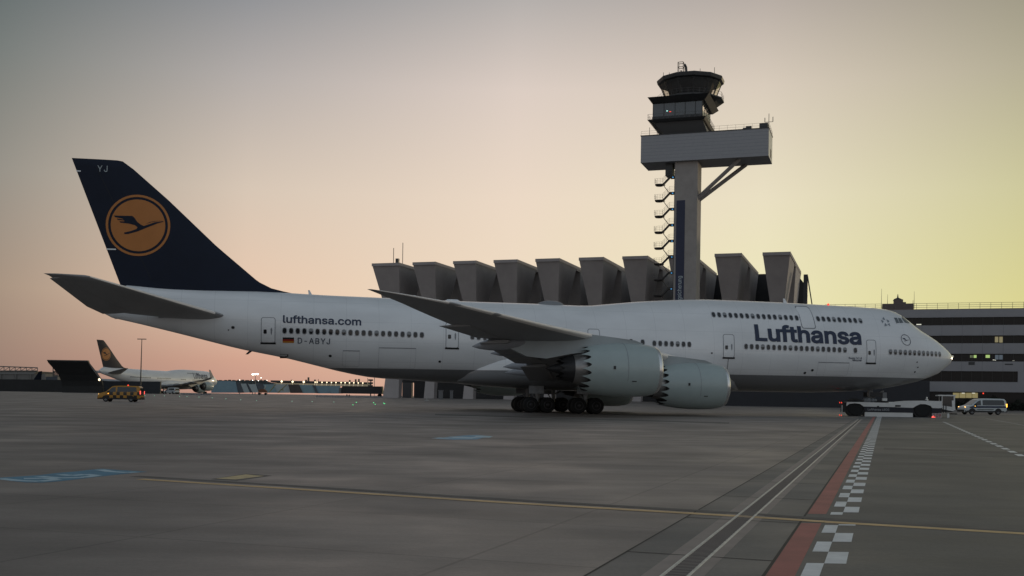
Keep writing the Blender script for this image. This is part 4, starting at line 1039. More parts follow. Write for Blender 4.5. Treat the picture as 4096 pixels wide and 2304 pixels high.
# things standing in the hangar openings
for px, w_ in ((1763, 1.0), (1806, .7)):
    g = ground(px, 1597); q = MB().box((-w_/2, -.5, 0), (w_/2, .5, 1.9)).box((-w_/2 - .1, -.55, 1.9), (w_/2 + .1, .55, 2.1))
    o = q.build('service_cabinet', mat('pale_cabinet', (.12,.12,.125), .5), loc=(g.x, g.y - .0, g.z)); tag(o, ('wider' if w_ > .9 else 'narrower') + ' grey cabinet standing in the dark hangar opening', 'cabinet', 'cabinets in the hangar opening')

# ---- office block on the right
OO = atY(3658, 1237.8, 196); OO = (OO.x, OO.y)
ob = thing('office_building', 'long low office block with pale wall bands and dark window strips', 'building', (OO[0], OO[1], 0), -YAW)
M_OW = mat('facade_panel', (.275,.272,.285), .55, var=.05, scale=.4)
M_OG = mat('window_strip_glass', (.009,.008,.008), .25, spec=.3)
U0 = fr(3300, 1237, OO, 0)[0]; U1 = fr(4230, 1237, OO, 0)[0]
zz = [fr(3900, y, OO, 0)[1] for y in (1236.5,1268.5,1300.5,1341.8,1373.2,1414.6,1446,1484.6,1527.3,1567.6)]
MB().box((U0, .35, 0), (U1, 18, zz[0] - .2)).build('glazed_core', M_OG, ob)
for a, b in ((0,1),(2,3),(4,5),(6,7),(8,9)):
    w_ = MB().box((U0, 0, zz[b]), (U1, .6, zz[a])).build('wall_band', M_OW, ob)
    if a in (2, 4, 6):
        mb = MB()
        for k in range(1, int((U1 - U0) / 3.4)): mb.box((U0 + k * 3.4, -.004, zz[b]), (U0 + k * 3.4 + .04, 0, zz[a]))
        tag(mb.build('panel_joint', mat('panel_seam', (.12,.12,.13), .6), w_), kind='stuff')
eL = fr(4071.8, 1500, OO, 0)[0]
MB().box((eL, 0, zz[8]), (U1, .6, zz[7])).build('wall_end', M_OW, ob)
for a, b in ((1,2),(3,4),(5,6),(7,8)):
    mb = MB()
    for k in range(int((U1 - U0) / 1.7)): mb.box((U0 + k * 1.7, .28, zz[b]), (U0 + k * 1.7 + .09, .345, zz[a]))
    tag(mb.build('mullion', mat('frame_dark_bronze', (.025,.023,.021), .5), ob), kind='stuff')
MB().box((U0, .25, zz[0]), (U1, 18, zz[0] + .12)).build('roof', mat('roof_edge_brown', (.17,.13,.115), .6), ob)
C4 = lambda x, y: (3450 + x / 3.9876, 1150 + y / 3.9876)
def lit(x0, y0, x1, y1, name, m, v=.335):
    a = fr(*C4(x0, y0), OO, v); b = fr(*C4(x1, y1), OO, v); return MB().box((a[0], v - .03, b[1]), (b[0], v, a[1])).build(name, m, ob)
M_CREAM = mat('cream_lit_window', (.2,.17,.1), .4, emit=(.55,.47,.25), estr=.32); M_GRN = mat('green_lit_window', (.2,.3,.1), .4, emit=(.60,.85,.28), estr=.55)
M_COOL = mat('cool_lit_window', (.1,.12,.15), .4, emit=(.30,.38,.45), estr=.16); M_DIM = mat('dim_lit_window', (.1,.12,.08), .4, emit=(.35,.42,.22), estr=.25)
for r in ((2112,785,2165,875),(2182,785,2235,878)): lit(*r, 'lit_window', M_CREAM)
for r in ((1775,1078,1818,1122),(1965,1075,2030,1122)): lit(*r, 'lit_window', M_GRN)
for r in ((2115,1075,2170,1148),(2180,1075,2235,1148)): lit(*r, 'lit_window', M_COOL)
lit(1715,1080,1765,1120,'lit_window',M_DIM)
for x, y, w_, h_ in ((1420,1090,30,12),(2070,1150,35,10),(2110,1155,18,8),(2395,1163,25,8),(860,583,78,14)): lit(x, y, x + w_, y + h_, 'ceiling_light', mat('ceiling_lamp', (.5,.5,.5), .4, emit=(.9,.88,.7), estr=.7))
a = fr(*C4(1690,1185), OO, -.02); b = fr(*C4(1790,1235), OO, -.02); MB().box((a[0], -.05, b[1]), (b[0], -.003, a[1])).build('facade_sign', M_TDK, ob)
a = fr(*C4(2270,1215), OO, -.02); b = fr(*C4(2400,1235), OO, -.02); MB().box((a[0], -.05, b[1]), (b[0], -.003, a[1])).build('facade_sign', M_TDK, ob)
# glazed ground floor corner with warm light, red lamp
for x0, x1 in ((3812,3836),(3838,3862),(3864,3887),(3889,3911)):
    a = fr(x0, 1571, OO, .33); b = fr(x1, 1592, OO, .33); MB().box((a[0], .28, b[1]), (b[0], .33, a[1])).build('lit_window', mat('warm_lit_lobby', (.25,.2,.1), .4, emit=(.62,.52,.22), estr=.30), ob)
for x in (3853, 3894): a = fr(x, 1572.5, OO, .2); MB().box((a[0] - .25, .15, a[1] - .06), (a[0] + .25, .25, a[1] + .06)).build('ceiling_light', MATS['ceiling_lamp'], ob)
a = fr(3933, 1573.5, OO, -.1); MB().lathe([(-.12,.02),(-.1,.1),(.1,.1),(.12,.02)], (a[0], -.15, a[1]), 'z', 8).build('warning_lamp', M_RED, ob)
# penthouse and antennas
def oz(x, y, v): return fr(*C4(x, y), OO, v)
a = oz(315,262,4); b = oz(815,350,4); MB().box((a[0], 4, zz[0]), (b[0], 10, a[1])).build('penthouse', mat('penthouse_brown', (.125,.095,.085), .6, var=.1), ob)
a = oz(500,190,5); b = oz(648,262,5); MB().box((a[0], 5, b[1] - .3), (b[0], 9, a[1])).build('penthouse', MATS['penthouse_brown'], ob)
a = oz(648,232,5); b = oz(694,262,5); MB().box((a[0], 5, b[1] - .3), (b[0], 9, a[1])).build('penthouse', MATS['penthouse_brown'], ob)
a = oz(563,180,6); MB().lathe([(-.3,.9),(.05,.7),(.3,.15),(1.0,.04)], (a[0], 6, a[1] - .1), 'z', 10).build('roof_dome', M_TDK, ob)
for x, y0, y1 in ((300,340,20),(398,340,110),(822,340,60),(805,262,200)):
    a = oz(x, y0, 6); b = oz(x, y1, 6); MB().tube([(a[0], 6, a[1]), (a[0], 6, b[1])], [.05, .02], 4).build('antenna', M_STEEL, ob)
rail(ob, [(U0, .6, zz[0] + .12), (U1, .6, zz[0] + .12)], 1.08, 1.74, .03, 'railing', M_STEEL, 3)
# dark low wall with shrubs along its foot
mb = MB(); 
M_HEDGE = mat('hedge_leaves', (.012,.018,.010), .8, var=.5, scale=3)
rnd = random.Random(3)
for i in range(2600):
    u = 3 + rnd.random() * 24; hgt = 1.7 + .9 * sin(u * 1.3) * sin(u * .37) + .3 * sin(u * 3.1); z = rnd.random() ** .8 * hgt; v = rnd.gauss(0, .5)
    c = Vector((u, v, z)); d = Vector((rnd.gauss(0,1), rnd.gauss(0,1), rnd.gauss(0,1))).normalized() * .16; e = d.cross(Vector((rnd.random(), rnd.random(), rnd.random()))).normalized() * .14
    mb.add([c - d, c + e, c + d, c - e], [(0,1,2,3)])
hd = mb.build('hedge', M_HEDGE, None); hd.location = (OO[0] - sy_ * 5, OO[1] - cy_ * 5, gz(190)); hd.rotation_euler = (0, 0, -YAW)
tag(hd, 'dark uneven hedge growing along the foot of the office block', 'hedge')
wl = MB().box((U0 - 30, 0, 0), (2.5, .3, 5.1)).build('dark_wall', mat('dark_blue_wall', (.010,.012,.018), .5, var=.2, scale=.6), None)
wl.location = (OO[0] - sy_ * 6, OO[1] - cy_ * 6, gz(190)); wl.rotation_euler = (0, 0, -YAW); tag(wl, 'plain dark wall under the jet between hangar and office block', 'wall')

# ============================================================ vehicles
def van(root, L, Wd, Hh, paint, prof, lights, wheels, windows, stripe=None, low=None):
    """root at ground under the centre, front towards +x. prof: (x, z_top) from the nose backwards"""
    w2 = Wd / 2; rings = []
    xs = sorted({p[0] for p in prof}); 
    for x, zt in prof:
        belt = min(1.05, zt - .12); k = max(0, (zt - 1.05) / (Hh - 1.05)); ed = min(1, (L / 2 - abs(x)) / .35 + .55)
        wb = w2 * min(1, .80 + .2 * ed); wt = wb * (1 - .16 * k)
        rings.append([(x, -wb * .96, .30), (x, -wb, .55), (x, -wb, belt), (x, -wt - (wb - wt) * .12, zt - .10), (x, -wt * .86, zt), (x, wt * .86, zt), (x, wt + (wb - wt) * .12, zt - .10), (x, wb, belt), (x, wb, .55), (x, wb * .96, .30)])
    body = MB().loft(rings).build('body', paint, root, angle=25)
    def yside(x, z):
        zt = itp(sorted(prof), x); belt = min(1.05, zt - .12); k = max(0, (zt - 1.05) / (Hh - 1.05)); ed = min(1, (L / 2 - abs(x)) / .35 + .55)
        wb = w2 * min(1, .80 + .2 * ed); wt = wb * (1 - .16 * k); wu = wt + (wb - wt) * .12
        if z <= belt: return wb
        return wb + (wu - wb) * (z - belt) / max(.01, zt - .10 - belt)
    def patch(name, P, m, sgn, off=.012, par=root, step=.2):
        v, f = grid_cut(P, step); return MB().add([(x, sgn * (yside(x, z) + off), z) for x, z in v], f).build(name, m, par)
    for P in windows:
        for sgn in (1, -1): patch('side_window', P, M_VGL, sgn)
    for sgn in (1, -1):
        patch('lower_trim', [(-L/2 + .04, .32), (L/2 - .06, .32), (L/2 - .08, .50), (-L/2 + .04, .46)], M_TRIM, sgn, .014)
        if stripe: patch('stripe', stripe, M_INK, sgn, .010)
        if low: patch('rub_strip', low, M_TRIM, sgn, .02)
        for x in wheels:
            arch = [(x + .44 * cos(radians(a)), .33 + .46 * sin(radians(a))) for a in range(0, 181, 15)]
            patch('wheel_arch', arch, M_BLACK, sgn, .016)
            c = (x, sgn * (w2 - .12), .34)
            t = MB().lathe([(-.12,.21),(-.12,.31),(-.07,.34),(.07,.34),(.12,.31),(.12,.21)], c, 'y', 20).build('wheel', M_TYRE, root, smooth=True, angle=40)
            MB().lathe([(0,.21),(.125 * sgn,.20),(.13 * sgn,.10),(.14 * sgn,.02)], c, 'y', 16).build('rim', M_VRIM, t, smooth=True, angle=40)
    # windscreen across the front
    fp = sorted(prof)[::-1]; sl = [p for p in fp if 1.15 <= p[1] <= Hh - .06][:2]
    if len(sl) == 2:
        (x0, z0), (x1, z1) = sl
        MB().add([(x0 + .02, -yside(x0, z0) * .88, z0 + .03), (x0 + .02, yside(x0, z0) * .88, z0 + .03), (x1 + .02, yside(x1, z1) * .84, z1 + .01), (x1 + .02, -yside(x1, z1) * .84, z1 + .01)], [(0,1,2,3)]).build('windscreen', M_WSC, root)
    MB().box((L/2 - .12, -w2 * .82, .32), (L/2 + .05, w2 * .82, .60)).build('bumper', M_TRIM, root)
    MB().box((-L/2 - .06, -w2 * .9, .32), (-L/2 + .1, w2 * .9, .58)).build('bumper', M_TRIM, root)
    MB().box((-L/2 - .012, -w2 * .78, 1.15), (-L/2 + .02, w2 * .78, 1.72)).build('rear_window', M_VGL, root)
    for sgn in (1, -1):
        MB().lathe([(0,.02),(.02,.16),(.05,.17),(.08,.02)], (L/2 - .16, sgn * w2 * .78, .82), 'x', 12).build('headlight', lights[0], root)
        MB().box((-L/2 - .02, sgn * w2 * .92 - .07, .95), (-L/2 + .06, sgn * w2 * .92 + .07, 1.35)).build('tail_light', lights[1], root)
        MB().box((L/2 - 1.42, sgn * (w2 + .04) - .06, 1.06), (L/2 - 1.26, sgn * (w2 + .14) + .06, 1.30)).build('mirror', M_TRIM, root)
    return patch
M_VGL = mat('van_glass', (.018,.022,.025), .1, spec=.7); M_WSC = mat('windscreen_glass', (.10,.13,.14), .08, spec=1.)
M_TRIM = mat('black_trim', (.012,.012,.013), .6); M_VRIM = mat('van_rim', (.16,.165,.17), .4, metal=.4)
M_HL = mat('headlamp_lit', (.7,.5,.2), .3, emit=(1.,.55,.16), estr=2.6); M_TL = mat('tail_lamp_lit', (.5,.03,.02), .4, emit=(1,.10,.08), estr=2.0)
M_AMB = mat('amber_lamp', (.8,.4,.05), .4, emit=(1,.48,.06), estr=3)
M_VW = mat('van_white', (.50,.54,.54), .3, var=.04, scale=2)
PROF = [(2.65,.62),(2.60,.86),(2.45,.98),(1.95,1.12),(1.72,1.20),(.95,1.80),(.65,1.92),(-.2,1.98),(-1.8,1.97),(-2.42,1.93),(-2.58,1.75),(-2.65,1.1)]
# white escort van near the tug
g = ground(3833 + 92, 1662); vY = 127.
g = atY(3927, 1660, vY)
rz = pi + radians(4)
v1 = thing('white_van', 'white minivan with navy stripe and lit headlights following the tow tractor', 'van', (g.x, vY, gz(vY)), rz)
SC_ = 1.0
v1.scale = (.97, .97, .97)
p1 = van(v1, 5.3, 1.98, 1.98, M_VW, PROF, (M_HL, M_AMB), (1.72, -1.55),
    [[(1.58,1.12),(.98,1.64),(.62,1.76),(.60,1.14)], [(.42,1.14),(.40,1.78),(-2.1,1.80),(-2.3,1.70),(-2.34,1.3),(-2.25,1.16)]],
    stripe=[(2.0,.80),(-2.5,.86),(-2.5,1.08),(1.6,1.04),(2.1,.92)], low=[(1.1,.58),(-.95,.60),(-.95,.68),(1.15,.66)])
for sgn in (1, -1): text_obj('lettering', 'Lufthansa', (lambda u, v, s_=sgn: (s_ * (-.9 + u) + .2, s_ * 1.006, .88 + v)), mat('grey_lettering', (.10,.12,.15), .5), v1, .11, width=.95, slices=0)
MB().lathe([(0,.05),(.07,.05),(.10,.02)], (1.35, .99, 1.0), 'z', 8).build('side_indicator', M_AMB, v1)
# airport follow-me van: yellow and black checkers
def checks():
    m = bpy.data.materials.new('yellow_black_checks'); m.use_nodes = True; t = m.node_tree; b = t.nodes['Principled BSDF']
    co = t.nodes.new('ShaderNodeTexCoord'); mp = t.nodes.new('ShaderNodeMapping'); mp.inputs['Location'].default_value = (.12, .01, .04); mp.inputs['Scale'].default_value = (1, .001, 1)
    ck = t.nodes.new('ShaderNodeTexChecker'); ck.inputs['Scale'].default_value = 2.35; ck.inputs['Color1'].default_value = (.42,.20,.02,1); ck.inputs['Color2'].default_value = (.012,.011,.010,1)
    t.links.new(co.outputs['Object'], mp.inputs[0]); t.links.new(mp.outputs[0], ck.inputs[0])
    sp = t.nodes.new('ShaderNodeSeparateXYZ'); t.links.new(co.outputs['Object'], sp.inputs[0])
    hi = t.nodes.new('ShaderNodeMath'); hi.operation = 'GREATER_THAN'; hi.inputs[1].default_value = 1.2; t.links.new(sp.outputs[2], hi.inputs[0])
    fx = t.nodes.new('ShaderNodeMath'); fx.operation = 'GREATER_THAN'; fx.inputs[1].default_value = 1.62; t.links.new(sp.outputs[0], fx.inputs[0])
    mxx = t.nodes.new('ShaderNodeMath'); mxx.operation = 'MAXIMUM'; t.links.new(hi.outputs[0], mxx.inputs[0]); t.links.new(fx.outputs[0], mxx.inputs[1])
    m_ = t.nodes.new('ShaderNodeMix'); m_.data_type = 'RGBA'; t.links.new(mxx.outputs[0], m_.inputs['Factor']); t.links.new(ck.outputs[0], m_.inputs['A']); m_.inputs['B'].default_value = (.42,.20,.02,1)
    t.links.new(m_.outputs['Result'], b.inputs['Base Color']); b.inputs['Roughness'].default_value = .35; return m
g = atY(484, 1600, 128)
v2 = thing('checkered_van', 'yellow and black checkered airport van driving beneath the tail of the jet', 'van', (g.x, 128, 0), pi + radians(4)); v2.scale = (.94, .96, .98)
PROF2 = [(2.65,.60),(2.60,.86),(2.48,1.0),(1.78,1.18),(1.62,1.24),(.92,1.84),(.6,1.93),(-.2,1.97),(-1.8,1.95),(-2.35,1.92),(-2.55,1.72),(-2.65,1.1)]
van(v2, 5.3, 1.92, 1.97, checks(), PROF2, (M_HL, M_TL), (1.62, -1.5),
    [[(1.42,1.2),(.86,1.72),(.42,1.80),(.40,1.2)], [(.22,1.22),(.20,1.82),(-2.0,1.80),(-2.12,1.74),(-2.2,1.24)]])
MB().box((-.75, -.5, 1.97), (-.55, .5, 2.06)).build('light_bar', M_TRIM, v2)
MB().lathe([(0,.09),(.10,.08),(.14,.03)], (-.95, .3, 1.96), 'z', 10).build('beacon', M_RED, v2)
MB().lathe([(0,.05),(.07,.05),(.10,.02)], (1.30, .99, .98), 'z', 8).build('side_indicator', M_AMB, v2)
# distant white van below the far jet
g = atY(686, 1579, 345)
v3 = thing('distant_van', 'small silvery van with dark windows parked under the distant jet', 'van', (g.x, 345, gz(345)), radians(152)); v3.scale = (.95, 1.05, 1.05)
van(v3, 5.3, 1.95, 1.98, M_VW, PROF, (mat('dark_headlamp', (.2,.2,.2), .2), mat('dull_tail_lamp', (.35,.06,.04), .4)), (1.72, -1.55), [[(1.58,1.12),(.98,1.64),(.62,1.76),(.60,1.14)], [(.42,1.14),(.40,1.78),(-2.1,1.80),(-2.34,1.2)]], stripe=[(2.0,.80),(-2.5,.86),(-2.5,1.0),(1.6,1.0)])

# tow tractor, drawn in the jet's own frame: x forward from the jet's nose wheel
TX = NX - 8 * ca; TY_ = NY - 8 * sa
tug = thing('tow_tractor', 'low white tow tractor with navy stripe holding the nose wheel of the jet', 'tractor', (TX, TY_, 0), -radians(14))
Z3 = lambda x, y, t=1.6: fr(3300 + x / 3.2362, 1500 + y / 3.2362, (TX, TY_), -t, radians(14))
M_TW = mat('tractor_white', (.66,.66,.64), .4, var=.06, scale=2)
up = [Z3(*p) for p in [(275,400),(282,348),(470,350),(800,360),(845,362),(980,342),(1075,334),(1240,332),(1510,338),(1513,430),(1390,428),(1368,400),(1300,378),(1235,376),(1180,400),(1140,425),(860,415),(500,408),(455,375),(390,366),(320,372),(290,395)]]
for sgn in (1, -1):
    q = MB().prism(up, lambda x, z: (x, sgn * 1.62, z), lambda x, z: (x, sgn * .95, z)).build('side_body', M_TW, tug)
    st_ = [Z3(*p) for p in [(500,409),(860,416),(1140,426),(1150,486),(520,478)]]
    MB().prism(st_, lambda x, z: (x, sgn * 1.60, z - .002), lambda x, z: (x, sgn * .95, z - .002)).build('stripe', mat('tractor_stripe', (.006,.008,.016), .5), tug)
    st2 = [Z3(*p) for p in [(1385,431),(1510,433),(1510,492),(1380,488)]]
    MB().prism(st2, lambda x, z: (x, sgn * 1.60, z), lambda x, z: (x, sgn * .95, z)).build('stripe', MATS['tractor_stripe'], tug)
    lo = [Z3(*p) for p in [(515,480),(1138,490),(1138,552),(515,538)]]
    MB().prism(lo, lambda x, z: (x, sgn * 1.57, z), lambda x, z: (x, sgn * .95, z)).build('side_skirt', M_TW, tug)
    pn = [Z3(*p) for p in [(1386,494),(1508,497),(1508,556),(1386,552)]]
    pp = MB().prism(pn, lambda x, z: (x, sgn * 1.61, z), lambda x, z: (x, sgn * 1.3, z)).build('number_panel', mat('pinkish_white', (.42,.36,.36), .5), tug)
    for wx in (395, 1262):
        c_ = Z3(wx, 470, 1.6); r_ = .73
        t_ = MB().lathe([(-.28,.36),(-.28,.62),(-.2,.71),(.2,.71),(.28,.62),(.28,.36)], (c_[0], sgn * 1.28, .72), 'y', 28).build('wheel', M_TYRE, tug, smooth=True, angle=40)
        MB().lathe([(.02 * sgn,.36),(.24 * sgn,.35),(.26 * sgn,.2),(.22 * sgn,.15),(.22 * sgn,.02)], (c_[0], sgn * 1.28, .72), 'y', 20).build('rim', M_DARK, t_, smooth=True, angle=40)
        MB().lathe([(0,.84),(-.2 * sgn,.84)], (c_[0], sgn * 1.50, .74), 'y', 28).build('wheel_arch', M_BLACK, tug)
xa = Z3(275, 400)[0]; xb = Z3(1500, 400)[0]
MB().box((xa + .2, -.95, .32), (xb - .1, .95, .75)).build('chassis', M_DARK, tug)
MB().box((Z3(840,0)[0], -.95, .75), (Z3(1500,0)[0], .95, Z3(1300,350)[1] - .03)).build('engine_deck', M_TW, tug)
MB().box((xa - .32, -1.5, .35), (xa + .05, 1.5, Z3(250,345)[1] - .05)).build('rear_frame', M_BLACK, tug)
MB().box((xa - .38, -1.55, .35), (xa - .32, -1.35, .95)).build('rear_marker', M_TW, tug)
for z_ in (Z3(250,358)[1], Z3(240,524)[1]):
    for sgn in (1, -1): MB().lathe([(0,.06),(.05,.05)], (xa - .42, sgn * 1.52, z_), 'x', 8).build('tail_lamp', M_RED, tug)
cr_ = Z3(720, 0)[0]
MB().box((Z3(500,0)[0], -.8, .8), (Z3(810,0)[0], .8, 1.42)).build('wheel_cradle', M_DARK, tug)
MB().box((Z3(750,0)[0], -1.5, 1.40), (Z3(812,0)[0], -.9, 1.62)).build('locker', M_TW, tug)
for x_, r_ in ((560,.26),(615,.2),(520,.2),(648,.16)):
    a_ = Z3(x_, 300, .6); MB().lathe([(-.3, r_*.6),(-.2, r_),(.2, r_),(.3, r_*.6)], (a_[0], -.6, a_[1] - .2), 'y', 12).build('hydraulic_drum', mat('drum_grey', (.18,.19,.20), .5), tug, smooth=True)
a_ = Z3(1325, 332); MB().lathe([(0,.13),(.1,.13),(.14,.07),(.30,.06),(.33,.02)], (a_[0], -1.2, a_[1]), 'z', 12).build('beacon', M_TW, tug)
# driver's cab at the front
c0, c1 = Z3(1515, 340)[0], Z3(1668, 340)[0]; zr = Z3(1600, 266)[1]; zf = Z3(1600, 395)[1]
cab = MB().box((Z3(1470,0)[0], -1.6, zr - .05), (Z3(1698,0)[0], .2, zr + .06)).build('cab_roof', M_TW, tug)
for x_ in (c0 - .02, c1 - .02):
    for y_ in (-1.57, .12): MB().box((x_, y_, .9), (x_ + (.12 if x_ > c0 else .06), y_ + .07, zr - .05)).build('cab_post', M_TW, tug)
MB().add([(Z3(1470,0)[0], -1.55, zr - .05), (Z3(1475,0)[0], -1.48, zr - .05), (Z3(1412,0)[0], -1.48, zf + .35), (Z3(1405,0)[0], -1.55, zf + .35)], [(0,1,2,3)]).build('cab_brace', M_TRIM, tug)
MB().box((c0 + .05, -1.5, .5), (c1 - .05, .1, zf - .35)).build('cab_body', M_DARK, tug)
MB().box((c0 + .05, -1.54, zf - .1), (c1 - .02, -1.51, zr - .08)).build('side_window', M_VGL, tug)
MB().box((c1 - .03, -1.5, zf - .3), (c1 + .0, .1, zr - .08)).build('windscreen', M_VGL, tug)
MB().prism([Z3(1520,395), Z3(1655,415), Z3(1655,470), Z3(1520,440)], lambda x, z: (x, -1.60, z), lambda x, z: (x, -1.56, z)).build('cab_door', M_TW, tug)
MB().box((Z3(1590,0)[0], -1.60, Z3(0,545)[1]), (Z3(1618,0)[0], -1.5, Z3(0,470)[1])).build('step', M_TW, tug)
MB().prism([Z3(1640,330), Z3(1668,330), Z3(1690,450), Z3(1650,470)], lambda x, z: (x, -1.62, z), lambda x, z: (x, -1.5, z)).build('front_post', M_TW, tug)
MB().box((Z3(1655,0)[0], -1.5, .3), (Z3(1722,0)[0], 1.5, Z3(0,470)[1])).build('front_bumper', M_BLACK, tug)
for x_ in (1540, 1572): MB().tube([(Z3(x_,0)[0], -1.62, .4), (Z3(x_,0)[0], -1.62, 1.15)], .035, 5).build('handrail', M_TRIM, tug)
MB().lathe([(0,.17),(.04,.15),(.06,.02)], (Z3(1412,0)[0], -1.62, Z3(0,530)[1]), 'y', 10).build('tail_lamp', M_TL, tug)
x0, z0 = Z3(1420, 545); x1, z1 = Z3(1500, 502)
text_obj('fleet_number', '109', lambda u, v: (x0 + u - .12, -1.625, z0 + v), mat('number_red', (.30,.05,.05), .5), tug, z1 - z0, bold=.012, width=x1 - x0 + .12, slices=0)
x0, z0 = Z3(553, 458, 1.6); x1, _ = Z3(832, 458, 1.6); _, z1 = Z3(553, 430, 1.6)
text_obj('lettering', 'Lufthansa LEOS', lambda u, v: (x0 + u, -1.63, z0 + v), mat('stripe_lettering', (.30,.32,.34), .5), tug, z1 - z0, bold=.012, width=x1 - x0, slices=0)
MB().box((Z3(680,0)[0], -1.64, Z3(0,401)[1]), (Z3(706,0)[0], -1.622, Z3(0,390)[1])).build('latch', M_TRIM, tug)
MB().box((Z3(915,0)[0], -1.64, Z3(0,396)[1]), (Z3(985,0)[0], -1.622, Z3(0,375)[1])).build('access_hatch', M_TRIM, tug)

# ============================================================ the distant left side
D8 = lambda x, y: (x / 5.152, 1420 + y / 5.152)
D6 = lambda x, y: (900 + x / 3.903, 1480 + y / 3.903)
D5 = lambda x, y: (x / 2.1467, 1300 + y / 2.1467)
def slab_at(name, px, Y, depth, m, label, cat, group=None, base=False):
    """outline traced at distance Y, given real thickness; returns a top-level object"""
    P = [atY(*p, Y) for p in px]; c = sum(P, Vector()) / len(P); gb = gz(Y)
    mb = MB().prism([(p.x - c.x, max(p.z, gb - .3) - gb) for p in P], lambda x, z: (x, 0, z), lambda x, z: (x, depth, z))
    o = mb.build(name, m, None, loc=(c.x, Y, gb)); return tag(o, label, cat, group)
M_NW = mat('noise_wall_black', (.010,.0105,.011), .7, var=.3, scale=.3)
# second wide-body parked far away, heading away from the viewer
A2 = radians(72)
fj = thing('distant_jet', 'distant white wide-body jet with navy fin parked beyond the dark wall', 'airplane', (0, 0, 0), A2)
build_jet(fj, False); fj.scale = (.925, .925, .925)
tail = atY(452, 1500, 366)     # below the fin root
c2, s2_ = cos(A2), sin(A2)
fj.location = (tail.x + 66.5 * .925 * c2, 366 + 66.5 * .925 * s2_, gz(350))
# dark sound wall
slab_at('sound_wall', [D8(-60,498),D8(700,506),D8(1165,512),D8(1200,512),D8(1420,514),D8(1420,800),D8(1230,790),D8(-60,765)], 430, 1, M_NW, 'long low black sound wall on the far left of the apron', 'wall')
slab_at('sound_wall', [(378,1524),(642,1526),(640,1579),(378,1579)], 352, 1, mat('wall_blue_black', (.014,.017,.022), .6, var=.3, scale=.4), 'dark panelled wall in front of the distant jet, ending by the silvery van', 'wall')
# curved blast fence: slanting black screen with struts behind
bfY = 335.
bf = thing('blast_fence', 'big black slanting blast fence towering over the low wall', 'fence', tuple(atY(280, 1570, bfY)[:2]) + (gz(bfY),))
o0 = Vector(bf.location)
def bl(x, y, d=0.): p = atY(*D8(x, y), bfY); return (p.x - o0.x, d, max(p.z - o0.z, 0))
L_ = [(1010,122),(1018,160),(1100,290),(1160,400),(1195,520),(1205,640),(1210,800)]; R_ = [(1842,122),(1850,170),(1920,300),(1985,420),(2040,540),(2050,640),(2052,800)]
dd = [0, .3, 1.6, 2.6, 3.4, 3.8, 3.8]
MB().loft([[bl(*L_[i], -1.2 + dd[i]), bl(*R_[i], -1.2 + dd[i]), bl(*R_[i], -.2 + dd[i]), bl(*L_[i], -.2 + dd[i])] for i in range(7)]).build('screen', M_NW, bf)
MB().box(tuple(np.array(bl(1008,124,-1.4))), tuple(np.array(bl(1846,114,-.2)))).build('top_rail', M_TDK, bf)
MB().add([bl(1850,160,-1.3), bl(1860,180,-1.2), bl(1935,300,-.2), bl(1998,415,.6), bl(2048,525,1.4), bl(2036,525,1.4), bl(1985,415,.6), bl(1922,305,-.2)], [(0,1,2,7),(7,2,3,6),(6,3,4,5)]).build('edge_strip', mat('edge_pale', (.25,.27,.30), .5), bf)
for x, y0, y1 in ((1040,190,440),(1052,330,440),(1078,330,440),(1104,330,440),(1130,340,440),(1160,390,440)):
    a, b = bl(x - (6 if y1 > 250 else 0), y1, 2), bl(x, y0, 2); MB().tube([a, b], .16, 4).build('strut', M_STEEL, bf)
MB().tube([bl(1035,330,2), bl(1150,330,2)], .12, 4).build('strut', M_STEEL, bf); MB().tube([bl(1020,170,0), bl(1100,330,2)], .12, 4).build('strut', M_STEEL, bf)
# far hangar with lattice roof
fh = thing('far_hangar', 'faint far hangar with open lattice roof truss above the black wall', 'building', tuple(atY(70, 1560, 620)[:2]) + (gz(620),)); o1 = Vector(fh.location)
def fl_(x, y, d=0.): p = atY(*D8(x, y), 620); return (p.x - o1.x, d, p.z - o1.z)
M_FH = mat('far_hangar_grey', (.16,.155,.145), .8, var=.1, scale=.1); M_FT = mat('truss_grey', (.155,.15,.14), .7)
MB().hexa([fl_(-200,520),fl_(930,520),fl_(930,520,30),fl_(-200,520,30),fl_(-200,392),fl_(760,395),fl_(760,395,30),fl_(-200,392,30)]).build('hangar_hall', M_FH, fh)
MB().hexa([fl_(-200,392,-.5),fl_(700,398,-.5),fl_(700,398,25),fl_(-200,392,25),fl_(-200,325,-.5),fl_(760,335,-.5),fl_(760,335,25),fl_(-200,325,25)]).build('roof_band', mat('far_roof_grey', (.20,.20,.19), .8), fh)
for x in (20, 330, 640): a, b = fl_(x, 400, -.7), fl_(x, 505, -.7); MB().tube([a, b], .5, 4).build('door_post', M_FT, fh)
top = lambda x: fl_(x, 236 + 28 * x / 790, -1); bot = lambda x: fl_(x, 328, -1)
for a, b in ((top(-200), top(790)), (bot(-200), bot(790))): MB().tube([a, b], .28, 4).build('truss_chord', M_FT, fh)
for i, x in enumerate(range(-130, 791, 115)):
    MB().tube([bot(x), top(x)], .22, 4).build('truss_post', M_FT, fh)
    if x < 700: MB().tube([bot(x), top(x + 115)], .15, 4).build('truss_diagonal', M_FT, fh)
slab_at('far_annex', [D8(850,390),D8(938,388),D8(938,520),D8(850,520)], 600, 12, M_FH, 'small faint block beside the far hangar, right of the dark tail fin', 'building')
slab_at('far_shed', [D8(942,450),D8(1185,440),D8(1185,520),D8(942,520)], 520, 10, mat('shed_blue_grey', (.05,.06,.075), .6), 'low blue-grey shed seen behind the struts of the blast fence', 'shed')
slab_at('tail_fin', [D8(690,505),D8(808,336),D8(860,330),D8(842,510)], 500, .5, mat('fin_navy_far', (.008,.011,.018), .9, spec=.1), 'dark tail fin of a hidden aircraft sticking up above the black wall', 'tail fin')
